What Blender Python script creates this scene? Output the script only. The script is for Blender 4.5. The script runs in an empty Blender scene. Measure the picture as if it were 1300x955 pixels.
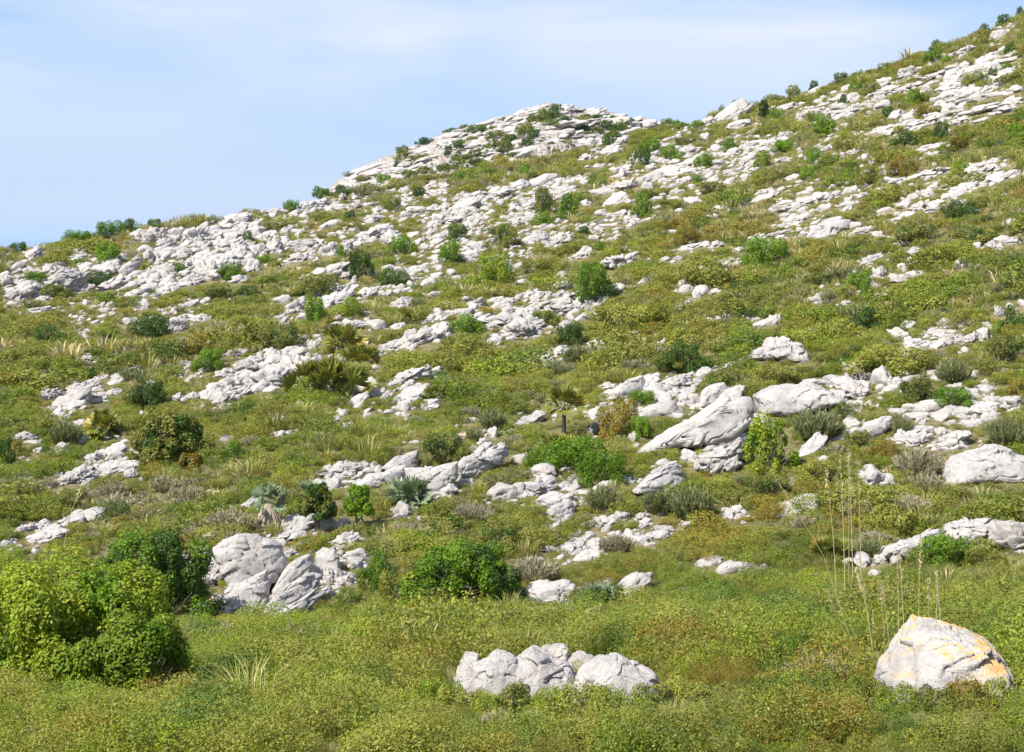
import bpy, bmesh, math, random
import numpy as np
from mathutils import Vector, Matrix, Euler

# ------------------------------------------------------------------ camera, sky, sun, exposure
F = 2061.0; U0 = 650.0; V0 = 293.0            # focal length and horizon of the photograph in its own pixels
scene = bpy.context.scene
col = scene.collection
cam_d = bpy.data.cameras.new('camera'); cam = bpy.data.objects.new('camera', cam_d); col.objects.link(cam)
cam_d.sensor_width = 36.0; cam_d.lens = F/1300*36.0
cam_d.shift_y = -(477.5-V0)/1300.0
cam_d.clip_start = 0.1; cam_d.clip_end = 90000
cam.location = (0, 0, 0); cam.rotation_euler = (math.radians(90), 0, 0)
scene.camera = cam
SUN_DIR = Vector((-0.50, -0.40, 0.77)).normalized()      # towards the sun
sun_el = math.asin(SUN_DIR.z); sun_az = math.atan2(SUN_DIR.x, SUN_DIR.y)
world = bpy.data.worlds.new('World'); scene.world = world; world.use_nodes = True
wt = world.node_tree; wt.nodes.clear()
wo = wt.nodes.new('ShaderNodeOutputWorld'); wb = wt.nodes.new('ShaderNodeBackground')
sky = wt.nodes.new('ShaderNodeTexSky'); sky.sky_type = 'NISHITA'; sky.sun_disc = False
sky.sun_elevation = sun_el; sky.sun_rotation = sun_az
sky.altitude = 250; sky.air_density = 1.0; sky.dust_density = 0.25; sky.ozone_density = 3.0
tc = wt.nodes.new('ShaderNodeTexCoord'); mp = wt.nodes.new('ShaderNodeMapping')
mp.inputs['Scale'].default_value = (1.1, 1.1, 5.0); mp.inputs['Rotation'].default_value = (0, math.radians(-9), 0)
nz = wt.nodes.new('ShaderNodeTexNoise'); nz.inputs['Scale'].default_value = 2.6; nz.inputs['Detail'].default_value = 7; nz.inputs['Roughness'].default_value = .52
nz.inputs['Distortion'].default_value = .35
cr = wt.nodes.new('ShaderNodeValToRGB'); cr.color_ramp.elements[0].position = .36; cr.color_ramp.elements[1].position = .64
cr.color_ramp.elements[1].color = (.85, .85, .85, 1)
sx = wt.nodes.new('ShaderNodeSeparateXYZ')
mr = wt.nodes.new('ShaderNodeMapRange'); mr.inputs['From Min'].default_value = .03; mr.inputs['From Max'].default_value = .12; mr.clamp = True
mu = wt.nodes.new('ShaderNodeMath'); mu.operation = 'MULTIPLY'
tint = wt.nodes.new('ShaderNodeMix'); tint.data_type = 'RGBA'; tint.blend_type = 'MULTIPLY'; tint.inputs[0].default_value = 1
tint.inputs[7].default_value = (1.0, 1.0, 1.0, 1)
mx = wt.nodes.new('ShaderNodeMix'); mx.data_type = 'RGBA'; mx.inputs[7].default_value = (3.95, 4.15, 4.6, 1)
L = wt.links.new
L(tc.outputs['Generated'], mp.inputs['Vector']); L(mp.outputs[0], nz.inputs['Vector']); L(nz.outputs[0], cr.inputs[0])
L(tc.outputs['Generated'], sx.inputs[0]); L(sx.outputs[2], mr.inputs[0]); L(mr.outputs[0], mu.inputs[0]); L(cr.outputs[0], mu.inputs[1])
er = wt.nodes.new('ShaderNodeValToRGB'); ee = er.color_ramp.elements
for _ in range(2): ee.new(.5)
for e_, (p_, c_) in zip(ee, [(0., (.57, .71, 1.0)), (.06, (.49, .68, 1.0)), (.16, (.35, .61, 1.0)), (.5, (.20, .38, .85))]): e_.position = p_; e_.color = (*c_, 1)
L(sx.outputs[2], er.inputs[0])
es = wt.nodes.new('ShaderNodeVectorMath'); es.operation = 'SCALE'; es.inputs['Scale'].default_value = 4.1; L(er.outputs[0], es.inputs[0])
em = wt.nodes.new('ShaderNodeMix'); em.data_type = 'RGBA'; em.inputs[0].default_value = .85; L(sky.outputs[0], em.inputs[6]); L(es.outputs[0], em.inputs[7])
L(em.outputs[2], tint.inputs[6]); L(tint.outputs[2], mx.inputs[6]); L(mu.outputs[0], mx.inputs[0])
L(mx.outputs[2], wb.inputs[0]); L(wb.outputs[0], wo.inputs[0])
wb.inputs[1].default_value = 0.11
sun_d = bpy.data.lights.new('sun', 'SUN'); sun_d.energy = 4.3; sun_d.angle = math.radians(.53); sun_d.color = (1, .965, .90)
sun = bpy.data.objects.new('sun', sun_d); col.objects.link(sun); sun.rotation_euler = SUN_DIR.to_track_quat('Z', 'Y').to_euler()
vs = scene.view_settings; vs.view_transform = 'Standard'; vs.look = 'None'; vs.exposure = 1.0; vs.gamma = 1; vs.use_curve_mapping = False
scene.cycles.max_bounces = 6; scene.cycles.diffuse_bounces = 3; scene.cycles.transmission_bounces = 3; scene.cycles.volume_bounces = 1
scene.cycles.use_adaptive_sampling = True; scene.cycles.adaptive_threshold = 0.02
HAZE = 6e-5

# ------------------------------------------------------------------ small helpers
def tag(o, label=None, cat=None, group=None, kind=None):
    if label: o['label'] = label
    if cat: o['category'] = cat
    if group: o['group'] = group
    if kind: o['kind'] = kind
    return o
def link(name, me, parent=None):
    o = bpy.data.objects.new(name, me); col.objects.link(o)
    if parent is not None: o.parent = parent
    return o
def mesh_np(name, V, faces, mats, attr=None, smooth=False, mat_idx=None):
    """V (n,3), faces (m,k) with k = 3 or 4"""
    me = bpy.data.meshes.new(name)
    V = np.asarray(V, np.float32); faces = np.asarray(faces, np.int32)
    m, k = faces.shape
    me.vertices.add(len(V)); me.vertices.foreach_set('co', V.ravel())
    me.loops.add(m*k); me.loops.foreach_set('vertex_index', faces.ravel())
    me.polygons.add(m); me.polygons.foreach_set('loop_start', np.arange(0, m*k, k, dtype=np.int32))
    me.polygons.foreach_set('loop_total', np.full(m, k, np.int32))
    for mt in (mats if isinstance(mats, (list, tuple)) else [mats]): me.materials.append(mt)
    if mat_idx is not None: me.polygons.foreach_set('material_index', np.asarray(mat_idx, np.int32))
    me.update(calc_edges=True)
    if smooth: me.polygons.foreach_set('use_smooth', np.ones(m, bool))
    if attr is not None:
        a = me.attributes.new('rnd', 'FLOAT', 'FACE'); a.data.foreach_set('value', np.asarray(attr, np.float32))
    return me
def hashf(ix, iy, iz, seed):
    h = (ix.astype(np.int64)*374761393 + iy.astype(np.int64)*668265263 + iz.astype(np.int64)*2147483647 + seed*1274126177) & 0xffffffff
    h = ((h ^ (h >> 13))*1274126177) & 0xffffffff
    h = (h ^ (h >> 16)) & 0xffffffff
    h = (h*2246822519) & 0xffffffff; h ^= (h >> 15)
    return (h & 0xffffff)/float(0xffffff)
def vnoise(P, seed=0):
    P = np.asarray(P, float); I = np.floor(P).astype(np.int64); f = P-I; f = f*f*(3-2*f)
    r = 0
    for dx in (0, 1):
        wx = f[..., 0] if dx else 1-f[..., 0]
        for dy in (0, 1):
            wy = f[..., 1] if dy else 1-f[..., 1]
            for dz in (0, 1):
                wz = f[..., 2] if dz else 1-f[..., 2]
                r = r + wx*wy*wz*hashf(I[..., 0]+dx, I[..., 1]+dy, I[..., 2]+dz, seed)
    return r
def fbm(P, octaves=4, seed=0, gain=.5):
    a = 1; s = 0; n = 0; P = np.asarray(P, float)
    for k in range(octaves):
        s = s + a*vnoise(P*(2**k)+17.3*k, seed+k); n += a; a *= gain
    return s/n
def fbm2(x, y, octaves=4, seed=0, gain=.5):
    return fbm(np.stack([x, y, np.zeros_like(x)+.5], -1), octaves, seed, gain)
def worley(P, seed=0, full=False):
    """F1, F2 distances and the nearest cell's random number"""
    P = np.asarray(P, float); I = np.floor(P).astype(np.int64)
    n = len(P); d1 = np.full(n, 9.); d2 = np.full(n, 9.); c1 = np.zeros(n); best = np.zeros((n, 3))
    for dx in (-1, 0, 1):
        for dy in (-1, 0, 1):
            for dz in (-1, 0, 1):
                a, b, c = I[:, 0]+dx, I[:, 1]+dy, I[:, 2]+dz
                q = np.stack([a+hashf(a, b, c, seed), b+hashf(a, b, c, seed+7), c+hashf(a, b, c, seed+13)], -1)
                d = np.sqrt(((q-P)**2).sum(1)); h = hashf(a, b, c, seed+29)
                nw = d < d1
                d2 = np.where(nw, d1, np.minimum(d2, d)); c1 = np.where(nw, h, c1); d1 = np.where(nw, d, d1)
                if full: best = np.where(nw[:, None], q, best)
    if full:       # tilt of each cell's own facet
        g = np.stack([vnoise(best*7.3+s, 3) for s in (0, 31, 57)], -1)-.5
        return d1, d2, c1, ((P-best)*g*2).sum(1)
    return d1, d2, c1

# ------------------------------------------------------------------ the lie of the land
SKY_U = np.array([-2400, -700, -200, 0, 50, 130, 170, 230, 300, 340, 400, 430, 484, 534, 580, 630, 688, 726, 765, 803, 850, 900, 950, 1000, 1050, 1100, 1150, 1200, 1250, 1300, 1500, 2000, 3600], float)
SKY_V = np.array([700, 470, 362, 321, 315, 304, 295, 286, 275, 269, 256, 249, 241, 231, 221, 210, 205, 197, 188, 176, 162, 150, 139, 127, 111, 96, 79, 61, 40, 19, -60, -230, -700], float)
def v_sky(u): return np.interp(u, SKY_U, SKY_V)
def crest(u): return np.interp(u, [-2400, -200, 0, 430, 850, 1300, 3600], [90, 92, 98, 128, 168, 172, 180])
def ground(x, y, rough=True):
    x = np.asarray(x, float); y = np.asarray(y, float)
    t = np.maximum(y, .5); u = U0+F*x/np.maximum(t, 3.0)
    u = np.clip(u, -2400, 3600)
    vs_ = v_sky(u); dc = crest(u)
    tt = np.minimum(t, dc)
    s = (1/tt-1/dc)/(1/36.-1/dc)
    vfar = vs_+.87*(865-vs_)*np.power(np.maximum(s, 0), .92)
    vnear = vs_+.87*(865-vs_)+3300*(1/tt-1/36.)
    k = 14.
    v = -k*np.log(np.exp(-np.clip(vfar, -900, 3000)/k*1.)+np.exp(-np.clip(vnear, -900, 3000)/k))
    v = np.where(np.isfinite(v), v, vnear)
    z = -(v-V0)/F*tt
    over = np.maximum(t-dc, 0)
    z = z-.10*over-.0016*over**2
    if rough:
        z = z+(fbm2(x*.22, y*.22, 4, 5)-.5)*np.clip(t/60, .25, 1)*.9+(fbm2(x*1.1, y*1.1, 3, 9)-.5)*.22
    return z
def hit(u, v):
    """where the ray through photograph pixel (u, v) meets the hillside"""
    dc = float(crest(u)); ts = np.concatenate([np.arange(8, 60, .1), np.arange(60, dc+2, .25)])
    z = ground((u-U0)/F*ts, ts); r = -(v-V0)/F*ts
    b = np.nonzero(r <= z)[0]
    t = ts[b[0]] if len(b) else dc-.5
    return float(t)
def px(x, y, z): return U0+F*x/y, V0-F*z/y

# ------------------------------------------------------------------ materials
def nt(name, **kw):
    m = bpy.data.materials.new(name); m.use_nodes = True
    t = m.node_tree; t.nodes.clear()
    return m, t
def N(t, typ, **inp):
    n = t.nodes.new(typ)
    for k, v in inp.items():
        if k.startswith('_'): setattr(n, k[1:], v)
        else: n.inputs[k.replace('_', ' ')].default_value = v
    return n
def ramp(t, stops, src, interp='LINEAR'):
    r = t.nodes.new('ShaderNodeValToRGB'); r.color_ramp.interpolation = interp
    e = r.color_ramp.elements
    while len(e) < len(stops): e.new(.5)
    for q, (p, c) in zip(e, stops): q.position = p; q.color = (*c, 1)
    t.links.new(src, r.inputs[0]); return r
def mixc(t, fac, a, b, blend='MIX'):
    m = t.nodes.new('ShaderNodeMix'); m.data_type = 'RGBA'; m.blend_type = blend
    for s, v in ((0, fac), (6, a), (7, b)):
        if hasattr(v, 'is_output'): t.links.new(v, m.inputs[s])
        else: m.inputs[s].default_value = v if s == 0 else (*v, 1)
    return m.outputs[2]
def leaf_mat(name, c1, c2, c3=None, trans=.30, rough=.55, spec=.25, patch=.25):
    """c1..c2 across single leaves and plants, c3 for the odd dry or young leaf"""
    m, t = nt(name); l = t.links.new
    at = N(t, 'ShaderNodeAttribute', _attribute_name='rnd')
    oi = N(t, 'ShaderNodeObjectInfo')
    ge = N(t, 'ShaderNodeNewGeometry')
    nz = N(t, 'ShaderNodeTexNoise', Scale=patch, Detail=3.0); l(ge.outputs['Position'], nz.inputs['Vector'])
    a1 = N(t, 'ShaderNodeMath', _operation='MULTIPLY_ADD'); l(at.outputs['Fac'], a1.inputs[0]); a1.inputs[1].default_value = .24
    a2 = N(t, 'ShaderNodeMath', _operation='MULTIPLY_ADD'); l(oi.outputs['Random'], a2.inputs[0]); a2.inputs[1].default_value = .45; a2.inputs[2].default_value = -.20
    a3 = N(t, 'ShaderNodeMath', _operation='MULTIPLY_ADD'); l(nz.outputs[0], a3.inputs[0]); a3.inputs[1].default_value = .9; l(a2.outputs[0], a3.inputs[2])
    l(a3.outputs[0], a1.inputs[2])
    r = ramp(t, [(.12, c1), (.85, c2)], a1.outputs[0])
    c = r.outputs[0]
    if c3 is not None:
        g = N(t, 'ShaderNodeMath', _operation='GREATER_THAN'); l(at.outputs['Fac'], g.inputs[0]); g.inputs[1].default_value = .94
        c = mixc(t, g.outputs[0], c, c3)
    bs = N(t, 'ShaderNodeBsdfPrincipled', Roughness=rough); bs.inputs['Specular IOR Level'].default_value = spec
    tr = N(t, 'ShaderNodeBsdfTranslucent'); mixs = N(t, 'ShaderNodeMixShader'); mixs.inputs[0].default_value = trans
    l(c, bs.inputs['Base Color'])
    c4 = mixc(t, 1.0, c, (1.25, 1.25, .55), 'MULTIPLY'); l(c4, tr.inputs['Color'])
    l(bs.outputs[0], mixs.inputs[1]); l(tr.outputs[0], mixs.inputs[2])
    o = N(t, 'ShaderNodeOutputMaterial'); l(mixs.outputs[0], o.inputs[0]); return m
def rock_mat(name, lichen=0.0, warm=0.0, scale=1.0, far=False):
    m, t = nt(name); l = t.links.new
    ge = N(t, 'ShaderNodeNewGeometry'); P = ge.outputs['Position']
    oi = N(t, 'ShaderNodeObjectInfo')
    n1 = N(t, 'ShaderNodeTexNoise', Scale=1.3*scale, Detail=8.0, Roughness=.62); l(P, n1.inputs['Vector'])
    n2 = N(t, 'ShaderNodeTexNoise', Scale=9.*scale, Detail=6.0, Roughness=.7); l(P, n2.inputs['Vector'])
    n3 = N(t, 'ShaderNodeTexNoise', Scale=38.*scale, Detail=4.0, Roughness=.7); l(P, n3.inputs['Vector'])
    c = ramp(t, [(.28, (.335, .31, .29)), (.48, (.46, .43, .405)), (.70, (.545, .515, .485))], n1.outputs[0]).outputs[0]
    d = ramp(t, [(.30, (.58, .58, .60)), (.47, (1, 1, 1))], n2.outputs[0]).outputs[0]
    c = mixc(t, .6, c, d, 'MULTIPLY')
    e = ramp(t, [(.32, (.62, .62, .63)), (.5, (1, 1, 1))], n3.outputs[0]).outputs[0]
    c = mixc(t, .5, c, e, 'MULTIPLY')
    # weathering runs: grey stains drawn out vertically
    mpn = N(t, 'ShaderNodeMapping'); mpn.inputs['Scale'].default_value = (5*scale, 5*scale, .9*scale); l(P, mpn.inputs['Vector'])
    n4 = N(t, 'ShaderNodeTexNoise', Scale=1.5, Detail=5.0, Roughness=.6); l(mpn.outputs[0], n4.inputs['Vector'])
    s = ramp(t, [(.50, (1, 1, 1)), (.70, (.66, .65, .66))], n4.outputs[0]).outputs[0]
    c = mixc(t, .7, c, s, 'MULTIPLY')
    if far: c = mixc(t, 1.0, c, ramp(t, [(.40, (.55, .53, .53)), (.50, (1.0, .96, .93))], n2.outputs[0]).outputs[0], 'MULTIPLY')
    w = ramp(t, [(0, (.84, .83, .815)), (.5, (1.0, .985, .96)), (1, (.90, .90, .91))], oi.outputs['Random']).outputs[0]
    c = mixc(t, 1.0, c, w, 'MULTIPLY')
    # fine cracks
    v = N(t, 'ShaderNodeTexVoronoi', Scale=2.2*scale, _feature='DISTANCE_TO_EDGE')
    mp2 = N(t, 'ShaderNodeMapping'); mp2.inputs['Scale'].default_value = (1, 1, 2.6); mp2.inputs['Rotation'].default_value = (.3, .35, .2); l(P, mp2.inputs['Vector'])
    wob = N(t, 'ShaderNodeTexNoise', Scale=3.*scale, Detail=4.0); l(P, wob.inputs['Vector'])
    ad = N(t, 'ShaderNodeVectorMath', _operation='MULTIPLY_ADD'); l(wob.outputs[1], ad.inputs[0]); ad.inputs[1].default_value = (.55, .55, .55); l(mp2.outputs[0], ad.inputs[2])
    l(ad.outputs[0], v.inputs['Vector'])
    ck = ramp(t, [(.0, (.30, .28, .26)), (.022, (1, 1, 1))], v.outputs['Distance']).outputs[0]
    msk = ramp(t, [(.48, (0, 0, 0)), (.58, (1, 1, 1))], n1.outputs[0]).outputs[0]
    c = mixc(t, msk, c, mixc(t, 1.0, c, ck, 'MULTIPLY'))
    th = .66-.215*lichen
    n5 = N(t, 'ShaderNodeTexNoise', Scale=2.6*scale if lichen else 1.1, Detail=6.0, Roughness=.65); l(P, n5.inputs['Vector'])
    lv = N(t, 'ShaderNodeTexVoronoi', Scale=14.*scale); l(ad.outputs[0], lv.inputs['Vector'])
    lsum = N(t, 'ShaderNodeMath', _operation='MULTIPLY_ADD'); l(lv.outputs['Distance'], lsum.inputs[0]); lsum.inputs[1].default_value = -.22; l(n5.outputs[0], lsum.inputs[2])
    lm = ramp(t, [(th-.10, (0, 0, 0)), (th-.06, (1, 1, 1))], lsum.outputs[0]).outputs[0]
    lcol = ramp(t, [(.35, (.62, .28, .05)), (.5, (.64, .40, .11)), (.64, (.50, .40, .22))], n2.outputs[0]).outputs[0]
    sn = N(t, 'ShaderNodeSeparateXYZ'); l(ge.outputs['Normal'], sn.inputs[0])
    upm = ramp(t, [(.55 if lichen else .2, (0, 0, 0)), (.85, (.8, .8, .8))], sn.outputs[2]).outputs[0]
    c = mixc(t, mixc(t, 1.0, lm, upm, 'MULTIPLY'), c, lcol if lichen else (.46, .36, .25))
    bs = N(t, 'ShaderNodeBsdfPrincipled', Roughness=.92); bs.inputs['Specular IOR Level'].default_value = .2
    l(c, bs.inputs['Base Color'])
    # relief
    b1 = N(t, 'ShaderNodeBump', Strength=.7, Distance=.05); hh = N(t, 'ShaderNodeMath', _operation='MULTIPLY_ADD')
    l(n2.outputs[0], hh.inputs[0]); hh.inputs[1].default_value = 1.0; l(n3.outputs[0], hh.inputs[2])
    l(hh.outputs[0], b1.inputs['Height']); l(b1.outputs[0], bs.inputs['Normal'])
    o = N(t, 'ShaderNodeOutputMaterial'); l(bs.outputs[0], o.inputs[0]); return m
def plain(name, c, rough=.8, var=.25, scale=6., spec=.3):
    m, t = nt(name); l = t.links.new
    ge = N(t, 'ShaderNodeNewGeometry'); n = N(t, 'ShaderNodeTexNoise', Scale=scale, Detail=5.0, Roughness=.65); l(ge.outputs['Position'], n.inputs['Vector'])
    r = ramp(t, [(.3, tuple(q*(1-var) for q in c)), (.7, tuple(min(1, q*(1+var)) for q in c))], n.outputs[0])
    bs = N(t, 'ShaderNodeBsdfPrincipled', Roughness=rough); bs.inputs['Specular IOR Level'].default_value = spec
    l(r.outputs[0], bs.inputs['Base Color']); o = N(t, 'ShaderNodeOutputMaterial'); l(bs.outputs[0], o.inputs[0]); return m

M = {}
M['G'] = leaf_mat('vivid_green_leaf', (.050, .120, .006), (.155, .265, .012), (.24, .30, .02))
M['L'] = leaf_mat('lime_green_leaf', (.085, .142, .008), (.255, .315, .020), (.38, .38, .04))
M['D'] = leaf_mat('dark_green_leaf', (.022, .058, .008), (.085, .150, .018), (.12, .16, .02))
M['O'] = leaf_mat('olive_leaf', (.095, .108, .018), (.250, .255, .048), (.28, .22, .06))
M['Y'] = leaf_mat('yellow_green_leaf', (.125, .148, .018), (.300, .305, .046), (.36, .33, .06))
M['B'] = leaf_mat('bronze_leaf', (.135, .105, .014), (.290, .215, .030), (.34, .19, .05))
M['R'] = leaf_mat('grey_green_needle', (.105, .135, .045), (.250, .280, .110), (.30, .28, .16), trans=.25)
M['E'] = leaf_mat('reddish_scrub_leaf', (.170, .130, .018), (.310, .235, .035), (.34, .20, .06))
M['S'] = leaf_mat('blue_green_frond', (.105, .155, .085), (.25, .31, .18), None, trans=.15, rough=.45, spec=.4)
M['F'] = leaf_mat('palm_frond', (.075, .110, .016), (.26, .26, .045), (.42, .30, .06), trans=.2, rough=.45, spec=.4)
M['T'] = leaf_mat('straw', (.32, .27, .13), (.54, .46, .26), (.60, .52, .34), trans=.25, rough=.7)
M['W'] = leaf_mat('bare_twig', (.22, .185, .12), (.40, .34, .24), (.44, .39, .29), trans=0.1, rough=.9)
M['g'] = leaf_mat('scrub_green_leaf', (.070, .110, .016), (.205, .250, .036), (.28, .29, .05))
M['N'] = leaf_mat('green_grass_blade', (.140, .165, .022), (.300, .310, .065), (.40, .36, .16), trans=.3)
M['rock'] = rock_mat('pale_limestone'); M['lichen'] = rock_mat('lichened_limestone', lichen=1.0)
M['far_rock'] = rock_mat('knoll_limestone', scale=.30, far=True)
M['bark'] = plain('grey_bark', (.20, .17, .14), var=.4, scale=14.)
M['dark_bark'] = plain('charred_palm_bark', (.045, .038, .033), var=.5, scale=20.)
M['skirt'] = leaf_mat('dead_frond', (.22, .18, .13), (.40, .34, .26), None, trans=.05, rough=.9)
# ------------------------------------------------------------------ ground, knoll, sea
def soil_mat():
    m, t = nt('hillside_soil'); l = t.links.new
    ge = N(t, 'ShaderNodeNewGeometry'); P = ge.outputs['Position']
    n1 = N(t, 'ShaderNodeTexNoise', Scale=.35, Detail=8.0, Roughness=.65); l(P, n1.inputs['Vector'])
    n2 = N(t, 'ShaderNodeTexNoise', Scale=7., Detail=8.0, Roughness=.75); l(P, n2.inputs['Vector'])
    c = ramp(t, [(.30, (.11, .105, .045)), (.45, (.15, .14, .06)), (.58, (.21, .18, .10)), (.70, (.27, .22, .14))], n1.outputs[0]).outputs[0]
    d = ramp(t, [(.30, (.35, .40, .25)), (.48, (.85, .85, .75)), (.62, (1.25, 1.2, 1.1))], n2.outputs[0]).outputs[0]
    c = mixc(t, 1.0, c, d, 'MULTIPLY')
    bs = N(t, 'ShaderNodeBsdfPrincipled', Roughness=.95); bs.inputs['Specular IOR Level'].default_value = .1
    l(c, bs.inputs['Base Color']); b = N(t, 'ShaderNodeBump', Strength=.8, Distance=.12); l(n2.outputs[0], b.inputs['Height']); l(b.outputs[0], bs.inputs['Normal'])
    o = N(t, 'ShaderNodeOutputMaterial'); l(bs.outputs[0], o.inputs[0]); return m
M['soil'] = soil_mat()
ts = np.concatenate([np.linspace(-14, 1.5, 12), np.geomspace(2.5, 250, 400)])
us = np.concatenate([np.linspace(-2400, -260, 30), np.linspace(-230, 1530, 420), np.linspace(1580, 3600, 30)])
UU, TT = np.meshgrid(us, ts)
XX = (UU-U0)/F*np.maximum(np.abs(TT), 12.0)
ZZ = ground(XX, TT)
Vg = np.stack([XX, TT, ZZ], -1).reshape(-1, 3)
nr, nc = UU.shape
idx = np.arange(nr*nc).reshape(nr, nc)
quads = np.stack([idx[:-1, :-1], idx[:-1, 1:], idx[1:, 1:], idx[1:, :-1]], -1).reshape(-1, 4)
hill = link('hillside', mesh_np('hillside', Vg, quads, M['soil'], smooth=True)); tag(hill, kind='structure')

# the bare limestone knoll that looks over the saddle
KU = np.array([250, 330, 400, 426, 457, 507, 545, 580, 626, 650, 672, 690, 707, 725, 745, 803, 841, 870, 900, 960, 1100], float)
KV = np.array([335, 292, 258, 236, 213, 197, 182, 165, 154, 146, 138, 134, 133, 137, 142, 151, 158, 166, 174, 190, 230], float)
def knoll_z(x, y, rough=True):
    t = np.asarray(y, float); u = U0+F*x/t
    vt = np.interp(u, KU, KV)
    zt = -(vt-V0)/F*300.
    w = (300.-t)
    z = np.where(w > 0, zt-.36*w-.0012*w*w, zt-.02*w*w)
    if rough:
        q = np.stack([x*.045, t*.05, z*.16-x*.030], -1)       # beds climbing to the right
        n = fbm(q, 4, 31)
        led = q[..., 2]*1.5+n*2.6; led = led-np.floor(led); led = np.minimum(led/.8, (1-led)/.2)
        amp = np.clip((300-t)/16, .35, 1)
        z = z+(n-.5)*2.6*amp+(led-.5)*1.5*amp
        sh = q.shape[:-1]; P2 = np.stack([x*.085, t*.26-x*.09, z*.30-x*.05], -1).reshape(-1, 3)
        P2 = P2+(fbm(P2*1.5, 3, 12)-.5)[:, None]*.8
        d1, d2, c1, tl = worley(P2, 77, True)
        z = z+amp*(np.minimum(d2-d1, .12)*7+(c1-.5)*.9+tl*1.3).reshape(sh)
        d1, d2, c1, tl = worley(P2*2.2, 79, True)
        z = z+amp*(np.minimum(d2-d1, .15)*3.0+tl*.8).reshape(sh)
    return z
def knoll_mat():
    m = M['far_rock']; t = m.node_tree; l = t.links.new
    bs = [n for n in t.nodes if n.type == 'BSDF_PRINCIPLED'][0]; src = bs.inputs['Base Color'].links[0].from_socket
    ge = N(t, 'ShaderNodeNewGeometry')
    for sc, rot, lo, hi, dk in (((.05, .10, .75), (0, -.42, 0), .45, .50, .50), ((.10, .2, .9), (0, -.36, .2), .46, .49, .62)):
        mpn = N(t, 'ShaderNodeMapping'); mpn.inputs['Scale'].default_value = sc; mpn.inputs['Rotation'].default_value = rot
        l(ge.outputs['Position'], mpn.inputs['Vector'])
        n = N(t, 'ShaderNodeTexNoise', Scale=1.6, Detail=6.0, Roughness=.6, Distortion=.4); l(mpn.outputs[0], n.inputs['Vector'])
        band = ramp(t, [(lo, (1, 1, 1)), ((lo+hi)/2, (dk, dk*.96, dk*.94)), (hi, (1, 1, 1))], n.outputs[0]).outputs[0]
        src = mixc(t, 1.0, src, band, 'MULTIPLY')
    l(mixc(t, 1.0, src, (.88, .87, .86), 'MULTIPLY'), bs.inputs['Base Color'])
knoll_mat()
ku = np.linspace(250, 1100, 620); kt = np.linspace(215, 330, 260)
KUU, KTT = np.meshgrid(ku, kt); KX = (KUU-U0)/F*KTT
edge = np.clip((KUU-250)/80, 0, 1)
KZ = knoll_z(KX, KTT)
idx = np.arange(KUU.size).reshape(KUU.shape)
quads = np.stack([idx[:-1, :-1], idx[:-1, 1:], idx[1:, 1:], idx[1:, :-1]], -1).reshape(-1, 4)
knoll = link('rocky_knoll', mesh_np('rocky_knoll', np.stack([KX, KTT, KZ], -1).reshape(-1, 3), quads, M['far_rock'], smooth=False)); tag(knoll, kind='structure')

def sea_mat():
    m, t = nt('sea_water'); l = t.links.new
    bs = N(t, 'ShaderNodeBsdfPrincipled', Roughness=.25); bs.inputs['Base Color'].default_value = (.02, .07, .12, 1)
    ge = N(t, 'ShaderNodeNewGeometry'); n = N(t, 'ShaderNodeTexNoise', Scale=.02, Detail=6.0); l(ge.outputs['Position'], n.inputs['Vector'])
    b = N(t, 'ShaderNodeBump', Strength=.4, Distance=4.); l(n.outputs[0], b.inputs['Height']); l(b.outputs[0], bs.inputs['Normal'])
    o = N(t, 'ShaderNodeOutputMaterial'); l(bs.outputs[0], o.inputs[0]); return m
bm = bmesh.new(); bmesh.ops.create_circle(bm, cap_ends=True, segments=96, radius=60000)
me = bpy.data.meshes.new('sea'); bm.to_mesh(me); bm.free(); me.materials.append(sea_mat())
sea = link('sea', me); sea.location = (0, 0, -230); tag(sea, kind='structure')
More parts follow.
